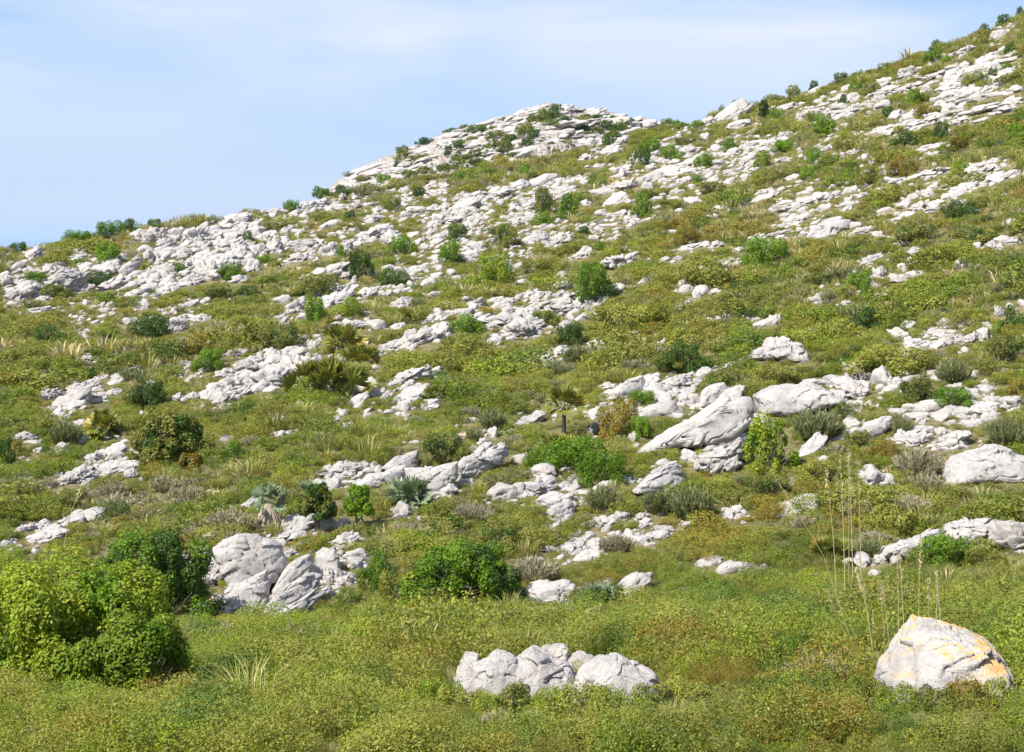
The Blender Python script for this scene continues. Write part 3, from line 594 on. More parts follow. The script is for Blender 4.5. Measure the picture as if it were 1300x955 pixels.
# ------------------------------------------------------------------ survey of the hillside: u v w h rise kind
ROCKS = '''
61 344 20 12 10 F;39 364 17 15 10 F;22 376 42 16 15 F;132 344 30 17 -5 S;105 368 22 12 10 F;140 363 40 14 20 F;35 344 15 10 0 F;8 358 14 14 0 F;42 324 22 14 30 F;99 320 17 9 15 S;172 372 40 10 15 F;184 317 14 12 0 S;190 326 9 15 0 F;182 389 20 14 25 S;163 408 14 9 0 F;224 414 29 18 5 F;264 349 32 28 45 F;226 320 26 18 0 S;309 322 20 22 50 F;290 280 40 8 12 L;300 295 30 10 5 F;110 384 10 7 0 S;92 386 8 5 0 S;48 394 30 7 5 F;131 388 6 6 0 S;254 405 22 10 0 F;234 462 22 8 0 F
200 300 34 20 10 F;225 298 26 18 10 F;248 300 30 22 20 F;270 302 28 16 15 F;290 312 30 18 20 F;260 325 24 18 25 F;240 338 28 14 15 F;285 335 30 22 40 F;210 310 26 14 10 F;188 352 24 12 15 F;215 345 26 12 5 F;240 358 28 14 10 F;302 356 24 12 10 F;320 340 24 16 35 F;176 300 24 14 10 F
225 505 12 10 0 F;245 503 14 9 0 F;265 500 20 14 10 F;290 490 30 20 20 F;318 482 26 22 25 F;345 484 50 26 10 F;375 470 36 30 35 F;398 463 26 18 35 F;330 455 20 14 0 F;345 448 16 12 0 F;435 457 14 12 20 S;312 466 30 18 10 F;300 448 30 10 5 F;285 474 22 12 10 F;356 458 24 14 0 F
63 502 28 15 15 F;88 512 46 17 30 L;95 494 28 12 20 F;112 490 18 10 10 F;122 505 32 15 10 F;142 500 20 8 10 F;108 456 22 10 0 F;92 470 9 8 0 S;64 471 7 6 0 S;54 455 10 4 0 F;103 427 14 6 0 F;138 430 7 5 0 S;7 439 10 3 0 F
97 539 26 8 5 F;33 555 32 10 -5 F;38 562 20 4 0 L;50 572 10 7 0 S;100 558 22 11 15 S;74 572 24 9 25 L;148 573 22 16 30 S;118 582 20 14 10 F;100 605 54 18 14 F;132 598 44 18 12 F;160 592 42 15 10 F;166 603 20 12 0 F;84 610 28 12 12 F;146 555 14 5 0 F;289 557 20 8 5 S;252 547 9 9 0 F;191 525 12 5 0 F;267 523 10 6 0 S;103 657 50 10 18 L;57 663 10 8 0 S;56 684 54 14 12 L;30 672 24 12 5 F;49 669 10 8 0 S;45 700 10 6 0 S;241 663 8 7 0 S;265 682 22 10 20 F;318 640 24 12 30 F;264 624 14 3 8 L;10 688 18 8 5 F
270 722 40 36 10 F;258 702 18 14 0 B;235 711 13 17 20 S;222 710 14 24 20 B*;266 738 34 18 0 F;392 725 22 22 20 B;408 733 14 28 60 S;420 735 16 24 10 F;431 732 12 18 10 S;438 738 22 14 10 F;453 705 26 12 0 B;451 717 20 14 0 B;437 688 32 16 15 F;433 702 7 7 0 S;367 703 17 9 10 F;417 747 8 8 0 S;394 776 12 9 10 L;377 663 32 24 20 S;365 678 66 14 15 F;408 652 10 9 0 S;420 653 14 9 0 S;417 664 22 16 0 B;250 773 22 12 5 F;278 779 26 12 5 F;347 738 16 16 30 B;468 777 6 9 0 S
381 514 12 8 0 F;345 534 28 6 20 L;348 554 20 7 20 L;371 547 10 4 10 F;455 494 42 9 28 L;451 510 28 7 28 L;483 498 16 6 5 S;516 479 50 14 15 F;522 485 12 8 0 B;477 468 10 8 40 S;522 504 48 12 18 L;512 516 16 12 10 S;541 516 40 8 18 F;495 523 14 7 0 F;500 440 34 12 5 F;525 433 40 18 15 F;550 428 40 26 35 F;599 533 14 4 0 S;584 556 22 14 0 F*;627 551 13 14 0 S;615 560 12 9 0 S;616 548 7 7 0 S;526 562 16 4 5 L
593 611 20 10 0 B;561 619 36 14 5 F;569 624 20 14 20 F;551 630 20 8 10 F;424 597 44 14 8 F;436 604 24 8 0 F;453 594 14 9 0 S;464 590 10 9 0 S;476 591 10 9 0 S;466 598 14 9 0 S;482 597 10 12 10 S;407 615 14 13 0 S;424 616 24 14 0 S;512 646 22 18 0 S;506 655 16 8 0 F;535 639 9 6 0 S;541 657 10 4 0 S;640 625 38 22 15 B
692 599 30 20 0 S;683 619 40 22 10 F;705 637 48 18 5 L;711 652 42 20 12 L;704 670 18 8 20 F;733 615 12 11 0 S;765 618 26 9 15 F;744 625 20 6 0 F;799 609 20 12 0 S;843 588 18 10 5 S;874 580 19 20 10 S;901 570 16 8 0 S;784 659 38 14 12 F;762 661 24 12 15 F;816 657 14 12 0 F
730 696 34 18 10 F;755 693 20 14 0 F;772 684 20 8 10 F;786 679 9 10 0 S;800 678 17 12 0 S;811 685 22 14 5 S;833 680 28 14 10 S;842 671 24 10 0 S;868 668 24 9 10 F;823 691 12 5 0 S;743 708 38 9 12 L;700 697 18 9 0 F;932 652 32 20 25 F;1000 651 92 9 14 L;694 752 54 24 12 S;703 763 30 12 0 F;799 747 50 20 25 S;774 739 13 9 0 S;665 786 10 7 0 S*;895 714 46 9 5 L;930 720 50 18 0 S;968 721 18 6 10 F;660 583 14 12 50 B
662 359 18 6 10 F;714 350 14 10 0 S;716 363 22 12 0 F;788 331 46 18 15 F;784 366 18 12 0 S;806 378 9 7 0 S;816 358 14 6 20 F;866 360 13 8 35 L;870 368 16 10 30 L;890 371 17 17 0 S;908 371 20 9 0 F;872 385 24 6 15 F;947 373 5 4 0 S;715 381 40 14 5 F;712 394 46 18 5 F;676 392 28 12 10 F;664 405 34 16 15 F;745 402 30 10 15 L;654 401 10 8 0 S;655 418 40 24 10 F;672 414 30 18 10 F;754 440 25 15 20 F;706 448 48 13 12 F;697 457 24 8 0 F;676 468 12 5 0 F;683 428 14 5 0 F;808 422 15 5 15 S;783 430 12 4 25 F;836 439 22 7 20 F;923 402 30 8 8 F;901 405 8 5 0 S;968 411 24 11 20 S;959 404 20 4 0 L
771 490 26 9 0 F;792 501 80 10 20 L;744 516 12 7 0 S;862 486 28 18 10 F;843 493 20 12 0 B;841 503 22 18 0 S;858 500 18 12 10 F;873 507 28 22 20 S;838 520 50 15 2 S;861 528 14 6 -10 S;915 513 58 14 18 L;965 534 20 18 0 B;914 561 24 17 10 B;932 555 22 18 -10 S;902 571 18 8 10 F;1034 485 26 10 0 S;1062 485 26 14 0 B;925 465 24 6 25 F;902 473 18 5 20 F;880 475 12 5 15 S;1087 475 30 20 -40 F;1086 497 40 24 0 F;672 534 46 14 15 F;759 544 20 16 0 F;756 556 16 8 0 S*;803 556 14 14 0 F;808 566 14 7 0 F;1075 486 26 14 -20 B
1121 480 24 26 0 S;1141 486 18 14 20 F;1160 481 28 12 5 F;1188 481 9 5 0 S;1089 515 18 10 0 S;1172 517 46 14 2 S;1139 522 24 10 0 S;1162 528 34 12 5 S;1205 524 50 10 5 L;1245 520 40 14 5 L;1253 533 15 5 0 F;1070 553 36 10 18 S;1030 569 40 14 22 L;1083 538 22 12 10 B;1150 556 60 12 8 F;1168 560 34 12 12 F;1196 549 16 14 10 B;1209 562 56 22 5 F;1106 606 28 21 15 B;1128 606 15 12 0 B;1123 614 12 5 0 F;1043 585 20 5 15 L;1285 513 28 18 10 B;1259 507 12 12 -60 B;1253 495 14 10 0 S;1234 497 24 10 0 F;1213 491 22 8 0 F;1239 504 16 5 0 F;1237 474 14 7 10 S;1268 467 9 6 0 S;1276 470 12 5 0 F;1292 471 10 4 0 F;1198 435 18 12 0 S;1206 431 38 14 5 F;1226 444 12 7 0 S;1156 438 16 9 0 F;1202 455 10 4 0 F*;1232 430 20 12 10 F
1122 707 40 18 20 F;1094 711 20 19 0 S;1078 716 12 11 0 S;1112 728 22 9 0 S;1154 684 16 8 0 S*;1297 716 10 7 0 S;1297 684 40 54 30 F
1005 226 20 8 5 F;1025 244 18 5 5 L;981 246 18 8 15 F;1034 253 58 12 12 F;998 257 14 6 0 S;1078 259 32 6 8 F;989 266 22 12 0 F;1012 280 38 12 20 F;1082 240 14 7 0 F;1138 229 36 9 5 F;1126 229 18 9 0 S;1188 219 50 12 5 F;1250 214 40 14 5 F;1225 240 48 12 15 F;1272 226 44 13 20 F;1180 242 9 5 0 S;1221 257 20 7 0 F;1166 263 22 12 10 F;1187 258 18 8 5 F;1186 266 16 8 0 F;1123 267 18 6 15 S;1239 268 10 8 0 S;1050 290 52 24 15 S;1083 286 20 12 0 S;1096 293 24 12 0 F;1115 297 16 9 0 F;1136 302 10 6 0 S;1148 311 14 8 0 F;1020 297 16 6 10 F;985 297 30 6 8 F;1110 327 34 9 15 F;1161 320 22 9 15 F;1157 332 12 11 40 F;1117 347 18 14 15 F;1141 353 24 12 5 F;1163 348 20 10 0 S;1082 350 16 10 0 F;1064 362 7 5 0 S;1098 361 12 5 0 S;1126 373 10 5 25 S;1041 380 18 16 30 F;1074 385 14 7 10 F;1220 336 16 13 20 S;1243 337 6 6 0 S;1192 337 7 9 10 F;1274 304 18 9 0 S;1241 312 11 8 0 S;1259 311 12 10 0 F;1270 314 8 10 0 F;1289 307 18 8 0 F;1297 297 14 8 20 F;1290 283 18 10 0 F;1153 413 14 10 35 B;1143 424 22 13 -20 F;1199 408 12 9 0 S;1191 411 8 6 0 F;1202 416 28 8 15 F;1249 424 16 14 0 S;1269 397 14 16 10 F;1283 389 13 8 0 S;1298 386 10 14 0 S;986 407 24 14 20 F
1269 43 20 10 25 S;1226 64 27 9 20 F;1151 93 27 14 20 F;1123 103 20 8 5 F;1124 116 30 12 8 F;1148 113 28 9 5 F;1161 108 20 7 5 F;1188 96 32 9 5 F;1200 115 30 14 5 F;1254 73 20 9 5 F;1284 75 26 7 5 F;1251 123 54 8 5 L;1289 114 24 10 5 F;1250 139 50 12 5 F;1287 130 24 12 5 F;1032 117 18 8 30 S;1000 135 30 9 5 F;1063 125 16 6 5 F;1081 126 12 10 5 F;1062 136 20 6 5 F;1070 143 42 11 10 F;1033 142 22 7 5 F;1123 133 20 9 15 S;1140 145 18 15 10 F;1156 149 20 12 5 F;1121 165 50 7 10 F;1161 158 30 8 5 F;1181 152 30 8 5 F;1203 145 22 10 5 F;1217 154 22 10 5 F;1245 153 18 6 5 F;996 172 28 8 15 F;1050 188 14 6 15 F;1085 193 18 9 5 F;1098 199 10 6 0 S;1108 206 10 8 0 S;1189 185 34 6 5 L;1189 195 12 5 0 L;1172 193 12 5 0 F;1262 204 20 7 5 F;1241 213 26 12 5 F;1060 236 14 6 5 F;1215 100 26 10 10 F;1235 104 24 9 10 F;1210 86 18 8 10 F;1266 96 22 8 5 F;1275 140 30 10 5 F
928 144 46 14 25 S;896 154 24 8 8 F;939 158 30 11 10 S;962 180 18 4 0 L;931 171 12 5 0 F;896 174 12 9 0 S;877 191 22 12 5 F;909 188 12 9 0 S;930 195 16 9 5 F;915 196 12 6 0 F;952 202 19 13 20 S;871 210 26 14 5 F;913 207 18 9 5 F;929 219 16 9 5 F;899 218 16 7 0 F;869 229 22 8 5 F;846 219 44 13 2 S;823 226 36 13 5 S;798 235 24 14 5 F;781 236 16 11 5 F;766 244 24 10 0 S;791 220 10 11 0 S;761 211 18 6 5 F;792 213 16 6 5 F;825 213 12 8 0 S;743 200 20 9 5 F;772 192 36 8 15 F;786 181 24 9 15 F;758 191 16 7 5 F;848 185 18 6 5 F;849 177 18 6 5 F;786 254 32 11 22 S;802 256 9 6 0 F;763 271 14 9 0 S;761 281 12 6 0 S;743 259 9 9 0 S;768 287 24 5 8 L;787 272 24 9 8 F;806 280 16 7 5 F;703 266 8 9 0 S;690 230 36 14 12 S;661 235 24 12 12 S;657 283 14 8 0 F;680 303 32 12 12 F;711 305 30 16 25 F;742 322 20 14 20 F;754 302 16 7 0 F;714 336 8 4 0 S;854 294 13 6 0 S;842 331 15 7 25 S;877 314 36 10 2 F;909 311 20 9 10 F;881 255 21 9 0 S;853 252 16 4 0 L;916 265 20 8 5 S;909 274 11 5 0 S;968 251 30 6 15 L;950 255 16 4 15 L;939 317 12 7 0 F;922 335 46 9 12 F;961 303 26 5 20 L;794 316 9 6 0 S
395 261 38 15 15 F;354 269 22 9 5 F;336 270 20 7 5 F;427 263 26 6 8 L;435 250 10 9 0 F;450 248 8 6 0 F;453 261 14 7 0 F;473 259 18 6 0 F;476 277 24 9 5 F;515 273 16 9 5 F;528 266 20 11 5 S;549 265 16 8 5 F;556 244 28 8 5 F;586 248 10 8 0 F;560 253 10 6 0 F;516 254 18 7 0 F;591 262 34 14 22 S;604 268 10 8 0 F;561 280 38 14 -10 F;614 277 14 7 0 F;630 246 42 14 12 F;629 288 26 8 10 S;418 286 24 8 15 L;468 297 46 13 8 F;498 303 18 20 10 F;391 310 42 16 3 F;377 328 28 12 10 F;418 319 24 19 35 F;441 312 12 12 -40 F;349 315 20 20 45 F;329 318 20 16 40 F;539 304 12 7 0 F;556 300 16 7 10 S;604 313 40 11 15 F;596 327 34 14 5 S;554 329 12 9 0 S;527 324 8 7 30 F;531 340 24 7 5 F;493 340 16 7 5 S;513 344 16 8 -20 S;473 347 10 6 0 S;522 361 11 8 0 S;542 359 16 9 25 S;555 350 16 7 0 S;573 346 11 9 0 S;579 353 12 7 0 S;408 351 54 16 15 F;441 350 16 10 5 F;360 381 20 10 5 S;373 391 22 16 30 F;427 380 50 16 20 F;463 374 32 12 28 F;511 385 22 12 15 F;553 373 20 8 0 F;569 385 18 4 0 F;443 413 46 13 8 F;478 412 17 16 5 B;402 427 10 5 0 S;384 431 10 12 -50 F;466 436 6 5 0 S;507 414 20 10 15 F;558 400 20 13 -30 S;579 397 16 8 0 F;604 386 22 12 25 F;631 381 26 10 5 F;640 407 50 16 5 F;593 380 12 8 0 F
'''
# u, v, half width, half height, rise, how many, smallest, largest
ZONES = [(90,350,70,26,8,40,6,16),(50,370,50,14,8,16,5,14),(480,510,80,16,16,20,5,14),(560,600,80,20,12,24,5,14),(690,620,50,30,10,26,5,14),(830,500,90,24,14,40,6,16),(1100,500,80,30,12,40,6,16),(1210,530,80,24,8,34,6,16),(1200,430,60,18,8,26,5,13),(780,670,90,18,12,34,5,15),(130,500,90,20,14,30,5,14),(120,595,80,22,12,30,5,14),(400,660,70,20,10,22,5,14),(50,680,60,16,10,20,5,13),(330,480,90,24,16,50,6,18),(700,400,80,24,12,50,5,14),(540,420,70,16,18,26,5,13),(340,730,110,40,5,30,6,18),(430,710,40,30,0,18,6,16),(1070,250,90,20,14,26,4,12),(1200,240,90,22,14,34,4,12),(520,250,60,14,14,40,4,10),(560,300,70,24,14,50,4,10),(660,330,60,24,14,34,4,9),(750,300,60,24,12,34,4,9),(860,250,70,20,12,30,4,9),(960,200,60,24,14,34,4,9),(1000,290,60,16,14,24,4,9),(1060,180,70,20,14,34,4,9),(480,380,60,20,18,24,4,9),(150,390,70,26,10,30,4,9),(350,300,60,20,20,30,5,11),(245,325,90,34,12,110,6,16),(230,395,42,12,8,22,4,10),(250,470,30,12,8,18,4,9),(320,475,60,22,18,50,6,15),(1225,108,62,24,8,80,5,13),(1170,150,60,14,8,40,4,11),(1070,130,60,20,8,40,4,10),
 (700,243,55,12,10,50,4,10),(665,268,26,18,5,26,5,11),(590,262,62,16,8,50,4,10),(430,258,60,9,8,22,4,8),(750,387,22,6,10,12,4,8),(1180,475,16,7,0,14,3,6),(30,345,34,26,12,26,5,12),(330,310,60,18,15,36,5,11),
 (830,215,70,22,5,46,4,11),(930,200,60,30,8,50,4,10),(620,300,70,20,10,40,4,9),(690,300,50,18,10,24,4,9),(450,300,70,16,10,36,4,9),(520,350,50,18,10,24,4,8),(640,395,60,18,10,40,5,12),(400,385,60,16,18,36,5,11),
 (880,160,50,12,15,26,3,8),(1000,240,50,14,12,18,4,8),(1110,350,60,22,14,26,4,9),(1190,425,45,14,10,26,4,9),(1230,500,50,12,5,22,4,9),(850,495,60,14,12,30,4,11),(1060,490,50,16,5,28,5,12),(730,690,60,14,8,20,4,9),
 (810,680,60,10,10,14,4,8),(720,640,50,26,8,14,4,9),(440,605,50,14,8,26,4,9),(560,625,60,12,8,14,4,8),(120,600,60,14,12,18,4,10),(110,500,60,14,15,22,4,10),(40,680,40,12,10,16,4,9),(430,740,26,14,0,16,4,9),(330,760,80,22,5,18,4,8),
 (300,285,60,14,14,36,4,10),(370,320,40,20,14,26,4,10),(560,300,50,14,10,22,3,8),(800,270,60,18,8,26,3,8),(900,310,60,12,8,16,3,7),(90,465,60,10,8,12,3,7),(1250,225,50,12,16,22,3,8),(1150,250,70,16,10,18,3,7),(1260,90,40,26,8,36,4,9),(1200,60,60,14,20,12,3,7),(620,250,50,14,10,30,4,9)]
# traced outlines: name key, pixel outline, seed, subdivisions, depth in pixels, material, crack kind
POLYS = [
 ('big_round', [(270,697),(283,690),(302,682),(322,682),(342,688),(355,700),(362,716),(356,733),(340,745),(318,750),(300,746),(284,722)], 1, 6, 70, 'rock', 'S'),
 ('front_slab', [(283,752),(290,744),(305,741),(325,731),(337,726),(341,745),(340,770),(325,779),(290,780),(283,768)], 2, 6, 40, 'rock', 'S'),
 ('layer_a', [(341,775),(348,760),(362,748),(385,731),(400,737),(399,748),(385,760),(365,773),(348,781)], 3, 6, 50, 'rock', 'L'),
 ('layer_b', [(347,785),(352,778),(372,768),(390,758),(405,745),(410,752),(402,762),(385,772),(365,781),(350,788)], 4, 5, 40, 'rock', 'L'),
 ('layer_c', [(350,745),(362,722),(375,712),(390,706),(396,716),(386,730),(366,742),(351,752)], 5, 5, 40, 'rock', 'S'),
 ('knob', [(399,702),(406,698),(424,700),(432,712),(434,726),(415,728),(399,718)], 6, 5, 30, 'rock', 'S'),
 ('great_slab', [(803,568),(843,546),(886,528),(923,509),(960,505),(966,521),(949,541),(932,553),(905,560),(880,566),(850,562),(835,566),(812,571)], 7, 6, 60, 'rock', 'L'),
 ('dome', [(960,503),(982,492),(1006,489),(1031,489),(1052,497),(1068,509),(1052,515),(1028,523),(991,526),(966,522)], 8, 6, 70, 'rock', 'S'),
 ('right_boulder', [(1194,613),(1201,596),(1213,582),(1239,573),(1262,569),(1280,573),(1286,578),(1300,581),(1312,596),(1308,611),(1264,612),(1221,612)], 9, 6, 80, 'rock', 'S'),
 ('blocky', [(581,591),(591,580),(614,571),(644,564),(645,578),(637,588),(614,600),(598,606),(584,603)], 10, 6, 40, 'rock', 'F'),
 ('mid_block', [(514,595),(539,595),(561,591),(580,588),(582,606),(574,615),(551,624),(531,617),(515,613)], 11, 6, 40, 'rock', 'S'),
 ('left_wedge', [(453,615),(466,603),(486,601),(501,593),(515,592),(515,613),(488,617),(468,618)], 12, 6, 40, 'rock', 'S'),
 ('upper_wedge', [(486,593),(501,581),(529,573),(532,593),(511,597),(494,600)], 13, 5, 34, 'rock', 'S'),
 ('long_block', [(798,622),(823,605),(851,589),(864,588),(872,608),(869,613),(841,619),(822,623)], 14, 6, 44, 'rock', 'L'),
 ('split_block', [(884,579),(904,575),(916,570),(941,560),(943,588),(931,598),(904,602),(885,592)], 15, 6, 50, 'rock', 'F'),
 ('lichen_peak', [(1120,845),(1138,824),(1156,807),(1175,791),(1200,797),(1228,806),(1252,818),(1270,842),(1278,888),(1200,898),(1106,886)], 16, 6, 130, 'lichen', 'S'),
 ('ledge_block', [(1086,549),(1096,538),(1116,532),(1137,529),(1133,541),(1116,551),(1098,556)], 17, 6, 34, 'rock', 'S'),
 ('ridge_right', [(1195,674),(1214,663),(1226,661),(1243,664),(1260,662),(1277,666),(1286,677),(1279,688),(1260,690),(1241,692),(1219,692),(1198,692)], 18, 6, 60, 'rock', 'F'),
 ('ridge_left', [(1118,700),(1142,687),(1164,685),(1185,676),(1200,671),(1204,690),(1180,698),(1156,702),(1135,712),(1120,714)], 19, 6, 44, 'rock', 'F'),
 ('top_stack', [(943,455),(966,443),(975,434),(989,427),(1000,432),(1015,435),(1023,449),(1028,462),(1012,462),(997,456),(975,456)], 20, 6, 40, 'rock', 'F'),
 ('egg', [(885,516),(889,498),(901,491),(921,486),(933,496),(916,506),(901,516)], 21, 5, 34, 'rock', 'S'),
 ('pale_plate', [(776,498),(798,483),(818,478),(823,492),(811,497),(791,506),(774,505)], 22, 5, 34, 'rock', 'L'),
 ('skyline_slab', [(57,364),(66,351),(77,340),(95,342),(111,346),(108,357),(100,366),(86,374),(74,366)], 23, 6, 30, 'rock', 'F'),
 ('leaning_slab', [(152,345),(157,337),(168,331),(172,323),(179,331),(172,345),(162,353)], 24, 5, 22, 'rock', 'S'),
 ('near_knob', [(579,850),(590,834),(606,836),(614,852),(614,885),(575,885)], 25, 6, 50, 'rock', 'N'),
 ('near_hump', [(600,846),(629,829),(650,836),(668,852),(668,888),(598,888)], 26, 6, 60, 'rock', 'N'),
 ('near_face', [(648,848),(660,833),(675,824),(690,830),(706,840),(726,848),(745,866),(742,890),(644,890)], 27, 6, 90, 'rock', 'N'),
 ('near_cap', [(685,826),(690,821),(716,819),(721,824),(721,840),(703,846),(686,842)], 28, 6, 30, 'rock', 'N'),
 ('near_ledge', [(717,836),(735,829),(754,834),(755,845),(740,849),(720,846)], 29, 5, 30, 'rock', 'N'),
 ('near_shoulder', [(716,866),(735,852),(762,839),(784,836),(809,847),(829,855),(842,868),(845,890),(716,890)], 30, 6, 80, 'rock', 'N')]
# shrubs: u, v of the middle of the crown, width, height, kind
SHRUBS = '''
752 361 54 50 G;972 321 58 36 G;190 418 44 34 D;296 576 40 26 G;458 338 28 36 D;498 352 38 22 D;513 312 28 27 G;571 321 28 29 G;580 295 26 21 D;638 302 38 28 O;624 346 48 42 L;396 396 28 36 G;443 393 34 24 L;405 363 56 28 O;337 330 22 14 G;433 320 10 18 G;370 263 18 16 G;408 244 22 16 G;362 254 10 10 R;498 260 24 18 O;532 243 16 12 D;92 430 10 8 O;357 430 50 34 O;592 413 44 24 G;531 384 20 14 R;434 229 20 11 D;349 287 26 14 O;443 274 16 11 D
815 200 20 24 D;827 186 26 20 G;853 195 24 21 G;894 205 26 20 G;924 184 20 18 G;773 177 18 18 D;720 265 28 34 G;691 255 26 32 O;816 261 28 32 G;823 247 26 12 O;887 227 16 12 G;969 203 20 22 L;874 296 36 26 B;970 142 16 22 D;936 131 13 11 D;918 137 13 9 O;861 154 13 8 G;886 158 17 9 G;870 180 24 12 O;740 293 15 11 D;688 279 32 18 G;763 313 13 13 G;710 322 26 14 Y;680 340 38 20 Y;795 300 14 10 O;851 261 42 14 O;665 217 18 14 G;906 240 32 15 O;895 320 15 11 R
1275 24 18 13 D;1296 13 11 11 D;1251 36 13 12 D;1189 54 15 11 D;1186 71 21 17 G;1200 77 13 11 G;1254 51 15 12 O;1283 62 15 13 D;1034 102 13 11 D;1068 95 25 11 D;1089 87 17 9 O;1127 75 8 7 D;1009 119 18 21 O;1088 110 15 13 G;1108 113 21 17 O;986 146 24 18 G;1072 126 13 13 D;1035 148 26 15 R;1045 160 32 25 G;1161 124 24 22 G;1179 123 26 15 Y;1180 140 32 15 B;1126 143 15 15 D;1261 93 15 15 D;1279 85 13 11 G;1239 100 36 19 O;1249 109 24 11 Y;1282 101 27 13 O;1291 168 22 27 G;1196 167 24 27 D;1222 183 30 18 B;1229 173 22 10 G;1150 178 32 21 D;1033 198 22 19 G;998 187 28 16 G;1149 211 38 26 B;1103 224 36 26 Y;1079 222 19 18 G;1221 215 22 20 L;1029 220 24 16 G
1093 358 28 26 G;1100 368 18 16 G;1076 372 24 19 Y;1052 378 22 20 R;1220 268 40 22 D;1288 405 30 32 D;1175 295 70 26 O;1240 300 60 24 O;1083 320 22 15 D;1100 408 32 28 D;1290 291 20 20 R;1042 355 32 18 O;1086 276 30 12 Y;1139 239 10 11 O;790 407 80 34 Y;838 400 60 28 Y;692 405 34 20 O;725 425 36 28 D;873 458 52 38 D;845 466 40 22 O;735 452 38 28 R;708 470 40 22 R;787 533 50 48 B;812 545 34 30 G;817 506 34 19 G;927 408 28 15 R;930 482 60 24 O;985 478 70 26 Y
560 572 60 42 O;590 580 30 28 O;625 533 38 26 R;603 551 24 24 R;22 620 50 26 R;82 552 42 32 R;6 575 22 34 D;20 568 20 20 B;88 636 44 28 O;188 502 42 36 D;170 508 30 24 O;62 612 24 17 W;58 427 36 24 D;114 476 17 17 D;89 436 19 13 O;266 460 40 28 G;136 294 34 24 G;161 285 24 16 D;196 280 22 10 D;21 314 20 13 D;99 297 36 13 G;137 322 32 28 G;118 354 42 19 D;66 371 40 18 O;229 341 16 15 G;293 345 36 22 G;39 354 28 14 G;101 333 11 9 G;313 371 28 15 D;312 302 20 15 D;163 385 32 16 O;133 378 32 13 G;273 372 46 21 O;228 392 17 13 R
1166 498 58 34 O;1211 506 46 25 G;1136 460 92 36 Y;1100 462 50 26 G;1213 474 42 32 R;1040 543 62 42 R;1146 540 28 26 R;1170 588 62 42 W;1078 523 34 24 O;1122 572 46 26 B;1280 448 52 40 O;1278 552 52 38 R;1292 492 22 22 B;880 643 62 42 R;840 640 44 30 R;767 635 44 34 R;784 692 46 24 W;738 580 70 44 G;770 595 60 40 G;700 580 50 34 G;680 725 60 44 W;1200 705 70 44 G;1245 708 60 40 Y;1170 712 40 30 O;1090 560 50 22 O;1040 600 60 26 Y;980 620 60 26 O;640 680 60 36 O;560 670 60 34 O;600 650 50 30 W;540 740 60 50 O;505 750 46 44 Y;480 730 50 50 G;445 765 50 30 O;250 750 26 24 O;585 893 60 44 Y;620 896 50 40 g;655 892 66 46 O;700 894 60 44 g;742 890 60 44 Y;785 893 60 46 g;828 890 60 46 O;560 885 50 44 L;870 880 60 44 Y;1118 885 50 46 Y;1150 893 60 50 g;1190 896 56 46 O;1228 886 60 56 B;1262 888 56 54 g;1296 880 46 50 Y;1238 858 34 28 G;1128 862 36 30 g;1095 880 50 36 O;905 885 60 40 O;520 880 60 40 Y;350 720 14 18 T
'''
# ground cover regions: u, v, half width, half height, rise, kind, strength
COVER = [(330,820,70,16,0,'W',1.6),(700,790,60,14,0,'T',1.3),(1010,860,90,20,0,'W',1.5),(1180,760,80,16,5,'T',1.2),(430,880,100,20,0,'E',1.3),(900,880,80,20,0,'B',1.2),(560,800,60,12,0,'W',1.6),(250,860,60,20,0,'T',1.2),(700,930,160,16,0,'O',1.6),(1100,800,70,20,0,'D',1.4),(820,850,60,18,0,'D',1.2),(380,930,120,16,0,'R',1.4),(850,695,120,22,20,'E',3.2),(960,660,60,18,20,'E',2.0),(850,436,70,13,17,'E',1.8),(800,450,60,12,17,'E',1.2),(480,520,150,34,14,'G',1.5),(430,560,110,30,12,'N',1.4),(60,440,120,30,5,'N',1.0),
 (230,680,120,40,-8,'W',2.0),(160,640,80,30,5,'W',1.2),(550,690,60,24,0,'W',.8),(1050,400,90,24,12,'O',1.0),(1180,390,120,26,8,'G',1.6),(1250,360,80,20,8,'G',1.0),(950,390,100,20,10,'O',1.0),
 (250,430,80,16,8,'T',1.6),(60,455,60,18,5,'T',1.2),(490,400,60,30,10,'T',1.2),(620,385,60,20,0,'T',.8),(760,230,40,12,0,'T',1.6),(1100,130,160,24,22,'T',1.6),(1230,60,80,20,28,'T',1.6),(950,310,80,24,10,'T',1.0),(1000,340,60,20,5,'T',1.2),
 (110,310,60,18,-10,'T',2.0),(20,370,40,30,0,'T',1.4),(330,370,60,24,5,'T',1.0),(820,800,160,40,0,'G',1.4),(1050,800,200,40,0,'G',1.8),(400,830,140,36,0,'L',1.4),(560,830,100,30,0,'N',1.6),(1230,730,120,40,10,'N',1.2),(900,760,160,30,8,'G',1.0),
 (870,300,60,20,0,'B',.8),(1000,730,160,30,8,'N',.8),(60,600,80,30,5,'G',.8),(590,475,110,20,14,'E',.6),(1260,640,60,24,0,'T',1.0)]
